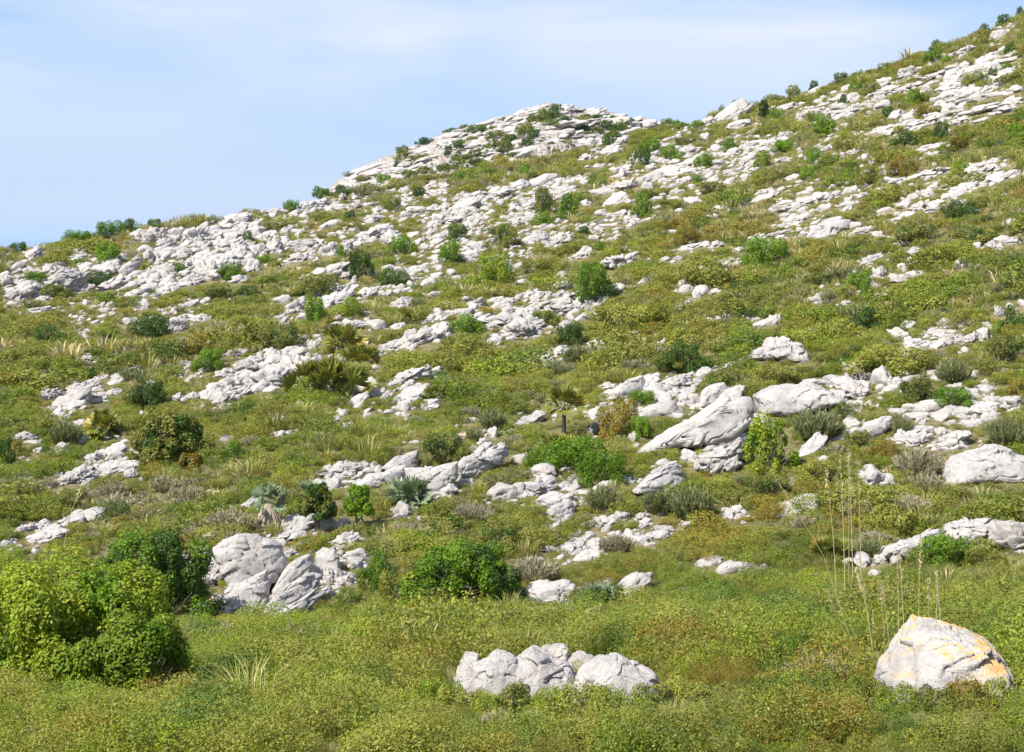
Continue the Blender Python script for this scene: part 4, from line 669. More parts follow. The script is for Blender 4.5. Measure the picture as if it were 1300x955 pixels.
# ------------------------------------------------------------------ build the rocks
rr = random.Random(5)
rocks = []
for line in ROCKS.replace('\n', ';').split(';'):
    q = line.split()
    if len(q) == 6: rocks.append((float(q[0]), float(q[1]), float(q[2]), float(q[3]), float(q[4]), q[5][0], 'lichen' if q[5].endswith('*') else 'rock'))
for key, poly, seed, sub, dpx, mat, crack in POLYS:
    near = max(q[1] for q in poly) > 862
    me, loc, t = poly_rock('limestone', poly, seed, sub, dpx, mat, crack, key_near=near)
    p = np.array(poly); w, h = p.max(0)-p.min(0)
    o = link('limestone_boulder' if crack == 'S' else 'limestone_outcrop', me); o.location = loc
    m_poly([(a, min(b, 868)) for a, b in poly])
    THINGS.append(dict(o=o, u=p[:, 0].mean(), v=(p[:, 1].min()+p[:, 1].max())/2, w=w, h=h, kind='rock', sub=crack, key=key, t=t, mat=mat, a=0))
rocks.sort(key=lambda q: -q[2]*q[3])
N_IND = 300-len(POLYS)
loose = []      # (loc, rot, scale, variant index)
NV = [(k, i) for k in 'SFLB' for i in range(len(VAR[k]))]
for n, (u, v, w, h, a, kd, mat) in enumerate(rocks):
    a += 4 if kd != 'B' else 0
    m_ellipse(u, v, w*1.0, h*1.0, a, .8)
    i = rr.randrange(len(VAR[kd]))
    loc, rot, sc, t = rock_place(u, v, w, h, a, kd, rr)
    if n < N_IND or mat == 'lichen':
        sub = 6 if w > 60 else 5 if w > 26 else 4
        if sub >= 5 and w > 34:
            me = rock_mesh('limestone', 9000+n, kd, sub, (1, .6, max(.2, h/w)), mat)
        else: me = variant(kd, i, sub, mat)
        nm = {'S': 'limestone_boulder', 'F': 'limestone_outcrop', 'L': 'limestone_ledge', 'B': 'limestone_block'}[kd]
        o = link(nm, me); o.location = loc; o.rotation_euler = rot; o.scale = sc
        THINGS.append(dict(o=o, u=u, v=v, w=w, h=h, kind='rock', sub=kd, key=None, t=t, mat=mat, a=a))
    else:
        loose.append((loc, rot, sc, NV.index((kd, i))))
def add_loose(u, v, w, h, a, kd):
    if v < v_sky(u)+2: return
    m_ellipse(u, v, w*1.0, h*.95, a, .3)
    i = rr.randrange(len(VAR[kd])); loc, rot, sc, t = rock_place(u, v, w, h, a, kd, rr)
    loose.append((loc, rot, sc, NV.index((kd, i))))
for (zu, zv, rw, rh, a, n, lo, hi) in ZONES:
    for k in range(int(n*(1.9 if zv < 480 else 1.3))):
        q = math.sqrt(rr.random()); b = rr.random()*6.283; dx, dy = q*math.cos(b)*rw, q*math.sin(b)*rh
        ar = math.radians(a+9); w = lo+(hi-lo)*rr.random()**1.8
        add_loose(zu+dx*math.cos(ar)+dy*math.sin(ar)*0, zv-dx*math.sin(ar)+dy, w*1.4, w*rr.uniform(.42, .75), a+11+rr.gauss(0, 10), rr.choice('FFLLLSB'))
for (u, v, w, h, a, kd, mat) in rocks:          # small stones shed round every outcrop
    for k in range(1+int(w/14)):
        s = rr.uniform(2.2, 5.5)*(1 if v < 500 else 1.2)
        side = rr.choice((-1, 1)); ar = math.radians(a)
        d = side*(w*.5+rr.uniform(0, w*.4)); add_loose(u+d*math.cos(ar), v-d*math.sin(ar)+rr.uniform(-.2, .6)*h, s*1.3, s*.8, a, rr.choice('FSB'))
for k in range(1500):                            # sprinkled stones, thicker towards the top of the slope
    u = rr.uniform(-40, 1340); v0 = float(v_sky(u)); v = v0+3+(rr.random()**1.5)*330
    if fbm2(np.array([u*.02]), np.array([v*.04]), 3, 44)[0] < .47: continue
    s = rr.uniform(2., 6.); add_loose(u, v, s*1.4, s*.75, rr.gauss(17, 9), rr.choice('FFSB'))

def scatter(name, pts, sources, label=None, kind='stuff', mat=None):
    """one object whose geometry nodes set one of the source meshes on every point"""
    me = bpy.data.meshes.new(name); n = len(pts)
    me.vertices.add(n); me.vertices.foreach_set('co', np.array([p[0] for p in pts], np.float32).ravel())
    for nm, j in (('rot', 1), ('scl', 2)):
        a = me.attributes.new(nm, 'FLOAT_VECTOR', 'POINT'); a.data.foreach_set('vector', np.array([tuple(p[j]) for p in pts], np.float32).ravel())
    a = me.attributes.new('pick', 'INT', 'POINT'); a.data.foreach_set('value', np.array([p[3] for p in pts], np.int32))
    o = link(name, me); tag(o, kind=kind)
    c = bpy.data.collections.new(name+'_kinds')
    for i, s in enumerate(sources):
        q = bpy.data.objects.new('%s_kind_%03d' % (name, i), s); c.objects.link(q)
    g = bpy.data.node_groups.new(name, 'GeometryNodeTree')
    g.interface.new_socket('Geometry', in_out='INPUT', socket_type='NodeSocketGeometry'); g.interface.new_socket('Geometry', in_out='OUTPUT', socket_type='NodeSocketGeometry')
    gi = g.nodes.new('NodeGroupInput'); go = g.nodes.new('NodeGroupOutput')
    ci = g.nodes.new('GeometryNodeCollectionInfo'); ci.inputs['Collection'].default_value = c; ci.inputs['Separate Children'].default_value = True; ci.inputs['Reset Children'].default_value = True
    ip = g.nodes.new('GeometryNodeInstanceOnPoints'); ip.inputs['Pick Instance'].default_value = True
    def na(nm, ty):
        x = g.nodes.new('GeometryNodeInputNamedAttribute'); x.data_type = ty; x.inputs['Name'].default_value = nm; return x.outputs['Attribute']
    er = g.nodes.new('FunctionNodeEulerToRotation')
    lk = g.links.new
    lk(gi.outputs[0], ip.inputs['Points']); lk(ci.outputs[0], ip.inputs['Instance']); lk(na('pick', 'INT'), ip.inputs['Instance Index'])
    lk(na('rot', 'FLOAT_VECTOR'), er.inputs[0]); lk(er.outputs[0], ip.inputs['Rotation']); lk(na('scl', 'FLOAT_VECTOR'), ip.inputs['Scale'])
    lk(ip.outputs[0], go.inputs[0])
    md = o.modifiers.new('scatter', 'NODES'); md.node_group = g
    return o
scatter('loose_limestone', loose, [variant(k, i, 3 if k in 'SB' else 4) for k, i in NV])

# ------------------------------------------------------------------ shrubs, palms, small trees
r = np.random.default_rng(21)
SHN = {'g': 'scrub_bush', 'G': 'lentisk_bush', 'L': 'lentisk_bush', 'D': 'kermes_bush', 'O': 'kermes_bush', 'Y': 'broom_mound', 'B': 'bronze_bush', 'R': 'rosemary_bush', 'W': 'dead_bush', 'T': 'straw_tuft', 'E': 'heather_mound'}
CROWN = {}
def crown_variant(kind, i, lod):
    k = (kind, i, lod)
    if k in CROWN: return CROWN[k]
    q = np.random.default_rng(500+ord(kind)*31+i*7+lod)
    n = (800, 1900, 4600)[lod]; lf = (.11, .072, .047)[lod]
    if kind == 'R': me = spiky_mesh('needles', 'R', q, int(n*1.2), (1, 1, 1.05), 'W', .12)
    elif kind == 'W': me = spiky_mesh('twigs', 'W', q, int(n*1.0), (1, 1, .9), 'R', .15)
    elif kind == 'T': me = blades_mesh('blades', 'T', q, n//4, 1.1, 1.0, .02, .4, 'N', .3)
    else:
        m2 = {'g': 'L', 'G': None, 'L': 'G', 'D': None, 'O': 'D', 'Y': 'O', 'B': 'O', 'E': 'O'}[kind]
        me = crown_mesh('foliage', kind, q, n, lf, (1, 1, 1), lobes=int(q.integers(12, 26)), mat2=m2, frac2=.35, low=-.05, inner=.55, lr=(.12, .36), spread=.92)
    CROWN[k] = me; return me
def shrub_at(u, v, w, h, kind):
    """u, v is the middle of the crown as seen; the bush stands on the ground below it"""
    t = hit(u, v+h*.46); W = w*t/F/2; H = h*t/F
    x, y = (u-U0)/F*t, t+W*.35
    z = float(ground(x, y)); zt = -(v-h*.5-V0)/F*y
    H = max(H, min(zt-z, H*1.3))
    return x, y, z, W, H, t
stem_cache = [stems_mesh(np.random.default_rng(70+i), (1, 1, 1), 7, .028) for i in range(5)]
ns = 0
for line in SHRUBS.replace('\n', ';').split(';'):
    q = line.split()
    if len(q) != 5: continue
    u, v, w, h = map(float, q[:4]); kd = q[4]
    x, y, z, W, H, t = shrub_at(u, v, w, h, kd)
    e = link(SHN[kd], None); e.location = (x, y, z-.03); e.rotation_euler = (0, 0, rr.uniform(0, 6.28))
    lod = 2 if w >= 34 else 1 if w >= 20 else 0
    c = link('needles' if kd in 'RW' else 'blades' if kd == 'T' else 'foliage', crown_variant(kd, ns % 4, lod), e); c.scale = (W*1.2, W*1.12*rr.uniform(.85, 1.), H*.97)
    if w >= 24 and kd not in 'TW':
        s = link('stems', stem_cache[ns % 5], e); s.scale = (W*.9, W*.9, H*.95)
    m_ellipse(u, v-h*.12, w*.84, h*.7, 0)
    THINGS.append(dict(o=e, u=u, v=v, w=w, h=h, kind='shrub', sub=kd, key=None, t=t)); ns += 1

def hero_bush(key, u, vb, w, h, kd, n, leaf, lobes, name='lentisk_bush', mat2=None, frac2=.3, dep=.75, low=.02, seed=1, stems=16, thick=.03, t=None, inner=.42, **kw):
    q = np.random.default_rng(900+seed)
    t = t or hit(u, vb); W = w*t/F/2; H = h*t/F
    x, y = (u-U0)/F*t, t+W*dep*.45; z = float(ground(x, y)); zt = -(vb-h-V0)/F*y
    H = max(zt-z, H*.8)
    e = link(name, None); e.location = (x, y, z-.05)
    link('foliage', crown_mesh('foliage', kd, q, n, leaf, (W, W*dep, H), lobes, mat2=mat2, frac2=frac2, low=low, inner=inner, **kw), e)
    link('stems', stems_mesh(q, (W*.85, W*dep*.8, H*.9), stems, thick), e)
    m_ellipse(u, vb-h*.55, w*.9, h*.7, 0)
    THINGS.append(dict(o=e, u=u, v=vb-h/2, w=w, h=h, kind='shrub', sub=kd, key=key, t=t))
    return e
hero_bush('near_left', 78, 905, 312, 192, 'L', 60000, .030, 90, mat2='G', frac2=.3, seed=1, stems=34, thick=.028, t=18.5, lr=(.08, .21), spread=.98, inner=.6, squash=1.0)
hero_bush('near_left_low', 165, 900, 170, 120, 'L', 22000, .030, 44, mat2='G', frac2=.3, seed=2, stems=22, thick=.024, t=17.6, lr=(.10, .24), spread=.95, inner=.6)
hero_bush('behind_left', 186, 792, 174, 118, 'G', 24000, .042, 60, mat2='D', frac2=.4, seed=3, stems=26, thick=.028, lr=(.09, .22), spread=.95, inner=.6)
hero_bush('centre', 590, 778, 150, 90, 'G', 30000, .036, 60, mat2='D', frac2=.35, seed=4, stems=18, lr=(.10, .23), spread=.93, inner=.6)
hero_bush('centre_skirt', 530, 778, 70, 52, 'L', 8000, .042, 14, mat2='G', frac2=.4, seed=5, stems=8)
hero_bush('round_olive', 211, 590, 96, 68, 'O', 17000, .056, 40, name='kermes_bush', mat2='D', frac2=.3, seed=6, stems=14, lr=(.12, .25), spread=.9, inner=.55)
hero_bush('open_lime', 975, 602, 82, 76, 'L', 4200, .052, 34, mat2='G', frac2=.3, seed=7, stems=18, lr=(.07, .17), spread=1.0, inner=.7, squash=1.)
hero_bush('bronze_shrub', 240, 600, 30, 26, 'O', 2500, .06, 9, name='kermes_bush', mat2='B', frac2=.5, seed=8, stems=5)

def small_tree(key, u, vb, w, h, ch, kd, seed, mat2=None):
    """trunk(s) carrying a crown of height ch pixels"""
    q = np.random.default_rng(1300+seed); t = hit(u, vb); s = t/F
    x, y = (u-U0)/F*t, t; z = float(ground(x, y))
    e = link('small_tree', None); e.location = (x, y, z)
    W, H, CH = w*s/2, h*s, ch*s
    parts = []
    for k in range(3):
        b = Vector((q.uniform(-.12, .12)*W, q.uniform(-.1, .1)*W, -.1)); d = Vector((q.uniform(-.45, .45)*W, q.uniform(-.3, .3)*W, H-CH*.45))
        parts.append(tube([b, b.lerp(d, .35)+Vector(q.normal(size=3))*.04, b.lerp(d, .7)+Vector(q.normal(size=3))*.04, d], [.035, .03, .022, .012], 7))
        for j in range(3):
            f = d+Vector((q.uniform(-.7, .7)*W, q.uniform(-.6, .6)*W, q.uniform(-.1, .4)*CH)); m = b.lerp(d, q.uniform(.55, .8))
            parts.append(tube([m, m.lerp(f, .55)+Vector(q.normal(size=3))*.04, f], [.028, .02, .008], 5))
    V, Q = join(parts); link('trunk', mesh_np('trunk', V, Q, M['bark'], attr=q.uniform(0, 1, len(Q)), smooth=True), e)
    c = link('crown', crown_mesh('crown', kd, q, 5200, .056, (W, W*.85, CH*1.05), 26, mat2=mat2, frac2=.35, low=-.3, inner=.6, lr=(.12, .28), spread=.9), e); c.location = (0, 0, H-CH)
    m_ellipse(u, vb-h*.5, w*.8, h*.8, 0)
    THINGS.append(dict(o=e, u=u, v=vb-h/2, w=w, h=h, kind='tree', sub=kd, key=key, t=t))
small_tree('green_tree', 457, 672, 36, 52, 32, 'G', 1)
small_tree('dark_tree', 403, 676, 44, 56, 36, 'D', 2, 'O')
small_tree('crest_tree_a', 970, 152, 14, 24, 18, 'D', 3)

def palm(key, u, vb, w, h, trunk, fr, seed, kind='F', skirt=False, heads=1, black=False, vt=None, lean=0., group='dwarf palms on the slope'):
    """w, h pixels; trunk = pixels of bare stem; fr = fronds per head"""
    w, h, trunk = w*1.25, h*1.2, trunk*1.12
    q = np.random.default_rng(1500+seed); t = hit(u, vb); s = t/F
    x, y = (u-U0)/F*t, t; z = float(ground(x, y))
    e = link('dwarf_palm', None); e.location = (x, y, z)
    for hd in range(heads):
        ox, oy = (0, 0) if hd == 0 else (q.uniform(-.45, .45)*w*s, q.uniform(-.2, .3)*w*s)
        hz = trunk*s if hd == 0 else trunk*s*q.uniform(.3, .9)
        R = (h-trunk)*s*.62 if trunk else h*s*.62
        R = w*s*.5/1.45
        if trunk > 0:
            V, Q = join([tube([(ox, oy, -.1), (ox+lean*.3, oy, hz*.5), (ox+lean, oy, hz)], [.085*max(.5, R*1.6)]*2+[.07*max(.5, R*1.6)], 9)])
            V = V+(q.uniform(-1, 1, V.shape)*.012)
            link('trunk', mesh_np('trunk', V, Q, M['dark_bark'] if black else M['bark'], smooth=False), e)
        if skirt:
            n = 170; a = q.uniform(0, 6.28, n); L_ = hz*q.uniform(.6, 1.15, n)+.1
            o = np.stack([np.cos(a)*.07, np.sin(a)*.07, np.full(n, hz*.98)], -1); d = np.stack([np.cos(a)*w*s*.34*q.uniform(.4, 1, n), np.sin(a)*w*s*.34*q.uniform(.4, 1, n), -L_*.85], -1)
            sd = np.stack([-np.sin(a), np.cos(a), a*0], -1)*.022
            V = np.stack([o-sd, o+sd, o+d*.6+sd*1.4, o+d*.6-sd*1.4, o+d+sd*.4, o+d-sd*.4], 1).reshape(-1, 3); i = np.arange(n)*6
            link('skirt', mesh_np('skirt', V, np.concatenate([np.stack([i, i+1, i+2, i+3], -1), np.stack([i+3, i+2, i+4, i+5], -1)]), M['skirt'], attr=np.tile(q.uniform(0, 1, n), 2)), e)
        for k in range(fr):
            V, Q = fan_leaf(q, R, 13)
            el = q.uniform(-.25, 1.35) if k % 4 else q.uniform(.9, 1.45)
            az = 6.283*k/fr*2.4+q.uniform(-.3, .3)
            rot = Euler((q.uniform(-1.3, 1.3), -el, az)).to_matrix()
            V = V@np.array(rot).T+np.array([ox+lean*(hd == 0), oy, hz])
            tone = q.uniform(0, 1) if el > .2 else q.uniform(.7, 1)
            link('frond', mesh_np('frond', V, np.array(Q), M[kind], attr=np.clip(tone+q.uniform(-.15, .15, len(Q)), 0, 1)), e)
    m_ellipse(u, vb-h*.68, w*.7, h*.5, 0)
    if trunk > 14: m_ellipse(u, vb-h*.4, 5, h*.6, 0)
    THINGS.append(dict(o=e, u=u, v=vb-h/2, w=w, h=h, kind='palm', sub=kind, key=key, t=t))
palm('skirted', 341, 670, 40, 50, 28, 16, 1, 'S', skirt=True)
palm('big_clump', 418, 505, 54, 48, 14, 13, 2, 'F', heads=4)
palm('upper_clump', 428, 452, 44, 38, 10, 12, 3, 'F', heads=3)
palm('beside_clump', 466, 464, 38, 28, 0, 16, 4, 'F', heads=2)
palm('slender', 716, 562, 46, 54, 38, 18, 5, 'F', black=True)
palm('yellow_low', 705, 580, 46, 34, 0, 16, 6, 'F', heads=2)
palm('left_dark', 128, 556, 36, 42, 12, 14, 7, 'F', heads=3)
palm('blue_small', 393, 634, 30, 20, 4, 12, 8, 'S', heads=1)
palm('blue_low', 512, 638, 48, 20, 0, 14, 9, 'S', heads=3)
palm('blue_near', 752, 776, 50, 36, 0, 18, 10, 'S', heads=3)
palm('blue_nearest', 512, 812, 46, 26, 0, 14, 11, 'S', heads=2)
palm('right_dark', 1066, 714, 46, 30, 0, 14, 12, 'F', heads=3)
palm('right_yellow', 1152, 680, 40, 22, 0, 14, 13, 'F', heads=3)
palm('mid_small', 556, 484, 22, 20, 0, 13, 14, 'S')
palm('mid_low', 575, 478, 22, 16, 0, 12, 15, 'F', heads=2)
palm('upslope', 516, 408, 24, 18, 0, 12, 16, 'F', heads=2)
palm('left_far', 331, 376, 16, 16, 4, 10, 17, 'F')
palm('mid_right', 548, 508, 26, 16, 0, 12, 18, 'F', heads=2)
palm('far_right', 1142, 170, 17, 13, 0, 10, 19, 'F')
palm('left_upper', 352, 342, 14, 16, 0, 10, 20, 'F')

# tall dry grass stalks in the right foreground: foot and tip in photograph pixels
STALKS = [(978,594,1093,817,18),(1056,596,1110,800,19),(1048,748,1086,836,17),(1093,728,1112,812,18),(1110,732,1124,818,18),(1143,705,1141,806,17.5),(1147,706,1150,806,17.3),(1171,690,1166,790,17),(1195,728,1197,794,17.5),(1182,738,1181,800,17.6),
          (1076,568,1078,640,30),(1070,575,1074,642,30),(1082,580,1084,640,30),(1050,596,1064,640,30),(1090,590,1094,642,30),(100,620,80,664,42),(1190,740,1187,796,17.2),(1120,740,1132,812,18)]
q = np.random.default_rng(77)
for (u1, v1, u2, v2, t) in STALKS:
    b = Vector(((u2-U0)/F*t, t, 0)); b.z = float(ground(b.x, t)); tip = Vector(((u1-U0)/F*t, t+q.uniform(-.3, .3), -(v1-V0)/F*t)) - b
    foot = Vector((0, 0, -.05)); m = tip*.5+Vector((tip.x*-.10, 0, tip.z*.05))
    k = t/18.
    pts = [foot, foot.lerp(m, .5), m, m.lerp(tip, .5)+Vector((0, 0, .02)), tip]
    V1, Q1 = join([tube(pts, [.0055*k, .0048*k, .004*k, .003*k, .0015*k], 5)])
    e = link('grass_stalk', None); e.location = b
    link('stem', mesh_np('stem', V1, Q1, M['T'], attr=np.full(len(Q1), .8)), e)
    n = 22; s_ = np.linspace(.74, 1.0, n); C = np.array([tuple(m.lerp(tip, (a-.5)*2)) for a in s_])+q.normal(size=(n, 3))*.008*k
    d = np.array(tip.normalized()); V2, Q2 = leaf_quads(C, np.cross(np.tile(d, (n, 1)), q.normal(size=(n, 3))), .06*k, .012*k, q)
    link('seed_head', mesh_np('seed_head', V2, Q2, M['T'], attr=q.uniform(0, 1, n)), e)
    THINGS.append(dict(o=e, u=(u1+u2)/2, v=(v1+v2)/2, w=abs(u1-u2)+3, h=v2-v1, kind='stalk', sub='T', key=None, t=t))

# bushes on the knoll: u, v, w, h, kind
KB = '''604 163 28 14 D;630 172 30 12 O;666 165 22 16 O;678 170 16 16 D;691 142 15 13 G;668 183 18 12 D;645 184 18 10 D;570 191 12 14 D;578 200 10 10 D;530 203 26 10 O;545 198 20 8 O;506 208 12 9 D;462 226 20 12 O;486 228 20 17 G;510 246 14 8 G;706 192 12 9 O;720 180 12 8 O;740 165 18 8 D;733 150 20 8 O;780 150 24 9 D;800 152 18 8 D;790 158 18 9 O;818 157 22 6 D;722 131 7 7 D;765 140 6 5 D;642 152 16 5 D;600 176 16 6 O;626 162 12 6 O;655 196 14 10 G;560 212 12 8 O;590 206 16 8 O;612 196 14 8 O;636 204 16 8 O;540 224 14 8 O;616 210 14 10 G;676 200 18 8 O;700 158 12 5 O;688 176 10 6 O'''
for j, item in enumerate(KB.split(';')):
    u, v, w, h = map(float, item.split()[:4]); kd = item.split()[4]
    tt = np.arange(218, 303, .5); zz = knoll_z((u-U0)/F*tt, tt); ray = -(v+h*.4-V0)/F*tt; b = np.nonzero(ray <= zz)[0]
    t = float(tt[b[0]]) if len(b) else 299.
    x = (u-U0)/F*t; z = float(knoll_z(np.array([x]), np.array([t]))[0])
    e = link('hilltop_bush', None); e.location = (x, t, z-.2); W = w*t/F/2; H = h*t/F
    c = link('foliage', crown_variant(kd, j % 4, 0 if w < 20 else 1), e); c.scale = (W*1.05, W*.9, H*.85)
    THINGS.append(dict(o=e, u=u, v=v, w=w, h=h, kind='kbush', sub=kd, key=None, t=t))
# broken ledges that make up the knoll's face
q = np.random.default_rng(18); pts = []
for k in range(2000):
    u = q.uniform(405, 880); t = q.uniform(218, 299); x = (u-U0)/F*t; z = float(knoll_z(np.array([x]), np.array([t]))[0])
    if V0-F*z/t > float(v_sky(u))+6: continue
    s = .6+1.7*q.uniform()**2.0
    pts.append(((x, t, z-s*.20), (q.uniform(-.05, .3), -q.normal(.22, .10), q.normal(0, .25)), (s*q.uniform(1.0, 1.9), s*.8, s*q.uniform(.28, .5)), NV.index((['F', 'F', 'L', 'S'][int(q.integers(0, 4))], int(q.integers(0, 7))))))
scatter('knoll_limestone', pts, [variant(k, i, 3 if k in 'SB' else 4) for k, i in NV])
# small scrub in the cracks of the knoll
q = np.random.default_rng(8); pts = []
for k in range(2600):
    u = q.uniform(400, 870); t = q.uniform(222, 300); x = (u-U0)/F*t
    low = (300-t)/80.
    if fbm2(np.array([u*.022]), np.array([t*.09]), 4, 61)[0] < .60-.17*max(0, low-.35): continue
    z = float(knoll_z(np.array([x]), np.array([t]))[0])
    s = q.uniform(.35, 1.1); pts.append(((x, t, z-.05), (0, 0, q.uniform(0, 6.28)), (s*1.7, s*1.2, s*1.25), int(q.integers(0, 4))))
scatter('knoll_scrub', pts, [crown_variant('O', 0, 0), crown_variant('D', 1, 0), crown_variant('O', 2, 0), crown_variant('R', 1, 0)])

# ------------------------------------------------------------------ ground cover
COVS = ['Y', 'O', 'G', 'E', 'R', 'W', 'D', 'B', 'L']; GRS = ['T', 'N']
src = []; SI = {}
for lod in (0, 1, 2):
    for kd in COVS:
        for i in range(3):
            qq = np.random.default_rng(3000+ord(kd)+i*97+lod*11)
            n = (800, 1500, 3400)[lod]; lf = (.078, .054, .031)[lod]
            if kd in 'RW': me = spiky_mesh('scrub', kd, qq, int(n*1.2), (1, 1, 1.1), 'W' if kd == 'R' else 'R', .2)
            else:
                m2 = {'G': 'L', 'L': 'Y', 'D': 'g', 'O': 'Y', 'Y': 'O', 'B': 'O', 'E': 'Y'}[kd]
                me = crown_mesh('scrub', 'g' if kd == 'G' else kd, qq, n, lf, (1, 1, 1), lobes=int(qq.integers(10, 22)), mat2=m2, frac2=.35, inner=.5, up=.4, spread=.9, lr=(.16, .36), squash=1.1)
            SI.setdefault((kd, lod), []).append(len(src)); src.append(me)
    for kd in GRS:
        for i in range(3):
            qq = np.random.default_rng(4000+ord(kd)+i*97+lod*11); n = (60, 90, 130)[lod]; wd = (.026, .018, .010)[lod]
            me = blades_mesh('grass', kd, qq, n, 1.15, 1.0, wd, .35, 'N' if kd == 'T' else 'T', .25, .35)
            SI.setdefault((kd, lod), []).append(len(src)); src.append(me)
q = np.random.default_rng(12)
def sample(t0, t1, dens, ulo=-330, uhi=1640):
    n = int(dens*(uhi-ulo)/F*(t1*t1-t0*t0)/2); t = np.sqrt(q.uniform(t0*t0, t1*t1, n)); u = q.uniform(ulo, uhi, n); return u, t
def cover_kind(u, v, x, y):
    """pick a plant kind for every point from broad belts that follow the slope plus noise"""
    n = len(u); names = COVS+GRS; W = np.zeros((n, len(names)))
    ar = math.radians(16); p = u*math.cos(ar)-v*math.sin(ar); s = u*math.sin(ar)+v*math.cos(ar)
    base = {'Y': 1.3, 'O': .70, 'G': .80, 'E': .13, 'R': .30, 'W': .20, 'D': .16, 'B': .09, 'L': .20, 'T': .40, 'N': .5}
    up = np.clip((520-v)/350, 0, 1)
    for j, k in enumerate(names):
        f = fbm2(p*.010+j*7, s*.030+j*3, 3, 200+j); b = base[k]*(1 if k not in 'T' else (.45+2.6*up))*(1 if k not in 'GL' else (1-.35*up))
        W[:, j] = b*np.exp((f-.5)*11)
    for (cu, cv, rw, rh, a, k, st) in COVER:
        a_ = math.radians(a); dx, dy = u-cu, -(v-cv); e = ((dx*math.cos(a_)+dy*math.sin(a_))/rw)**2+((-dx*math.sin(a_)+dy*math.cos(a_))/rh)**2
        W[:, names.index(k)] += st*3.2*np.exp(-e*1.1)
    near = np.clip((v-640)/60, 0, 1)
    for k, m_ in (('W', .45), ('R', .6), ('T', .5), ('N', .8), ('O', 1.2), ('G', 2.3), ('L', 2.0), ('Y', 1.3), ('E', 1.6), ('B', 1.5)): W[:, names.index(k)] *= 1+(m_-1)*near
    W /= W.sum(1)[:, None]; c = np.cumsum(W, 1); z = q.uniform(size=n)[:, None]
    return [names[i] for i in (z > c).sum(1).clip(0, len(names)-1)]
pts_s = []; pts_g = []
for (t0, t1, dens, lod, s0) in ((11, 22, 20., 2, .23), (22, 40, 16., 2, .27), (40, 62, 9., 1, .36), (62, 100, 5.5, 0, .46), (100, 176, 3.2, 0, .56)):
    u, t = sample(t0, t1, dens)
    dc = crest(u); k = t < dc+3; u, t = u[k], t[k]
    x = (u-U0)/F*t; z = ground(x, t); v = V0-F*z/t
    kinds = cover_kind(u, v, x, t)
    sz = s0*np.exp(q.normal(0, .36 if t0 > 22 else .42, len(u)))*.95; big = fbm2(x*.35, t*.35, 3, 70); sz *= .75+.6*big
    for i in range(len(u)):
        kd = kinds[i]; s = sz[i]*(.55 if kd in 'WRT' and t0 < 22 else .8 if kd in 'WR' else 1); big_ = t[i] < 34 and q.uniform() < .045
        if big_: kd = 'DOODgYGY'.replace('g', 'G')[int(q.integers(0, 8))]; s *= 1.9
        tall = kd in 'TN'; ht = s*((.75 if t0 > 21 else 1.05) if kd not in 'RWTN' else .8)
        if kd == 'T': ht = s*.8
        hp = ht*F/t[i]
        hit_ = False
        for f, g in ((.15, 0), (.5, -.55), (.5, .55), (.9, 0)):
            a, b = int(u[i]+g*s*F/t[i])+200, int(v[i]-hp*f)+200
            if 0 <= b < RMASK.shape[0] and 0 <= a < RMASK.shape[1] and RMASK[b, a]: hit_ = True; break
        if hit_:
            s *= .42; ht *= .36
            a, b = int(u[i])+200, int(v[i]-hp*.1)+200
            if 0 <= b < RMASK.shape[0] and 0 <= a < RMASK.shape[1] and RMASK[b, a]: continue
        vr = SI[(kd, lod)]
        rec = ((x[i], t[i], z[i]-.05*s), (q.normal(0, .10), q.normal(0, .10), q.uniform(0, 6.28)), (s*q.uniform(.8, 1.25), s*q.uniform(.8, 1.25), ht*q.uniform(.8, 1.2)), vr[int(q.integers(0, len(vr)))])
        (pts_g if tall else pts_s).append(rec)
    # a second, thin sward of grass through everything
    u, t = sample(t0, t1, dens*.8); dc = crest(u); k = t < dc+3; u, t = u[k], t[k]
    x = (u-U0)/F*t; z = ground(x, t); v = V0-F*z/t
    g = fbm2(u*.012, v*.03, 3, 91)+.34*np.clip((450-v)/300, 0, 1)
    for i in range(len(u)):
        hs = s0*q.uniform(.4, .85); hp = hs*F/t[i]; a, b = int(u[i])+200, int(v[i]-hp*.6)+200
        if RMASK[min(max(int(v[i]-hp*.15)+200, 0), 1399), min(max(a, 0), 1699)]: continue
        if 0 <= b < RMASK.shape[0] and 0 <= a < RMASK.shape[1] and RMASK[b, a]: continue
        kd = 'T' if q.uniform() < (g[i]-.42)*3.4 else 'N'; vr = SI[(kd, lod)]
        pts_g.append(((x[i], t[i], z[i]-.02), (q.normal(0, .15), q.normal(0, .15), q.uniform(0, 6.28)), (hs*.6, hs*.6, hs), vr[int(q.integers(0, len(vr)))]))
print('scrub', len(pts_s), 'grass', len(pts_g), 'loose', len(loose), 'things', len(THINGS))
tag(scatter('low_scrub', pts_s, src), 'low mixed evergreen scrub covering the slope between the rocks', 'scrub')
tag(scatter('wild_grass', pts_g, src), 'green and straw coloured grass growing through the scrub', 'grass')

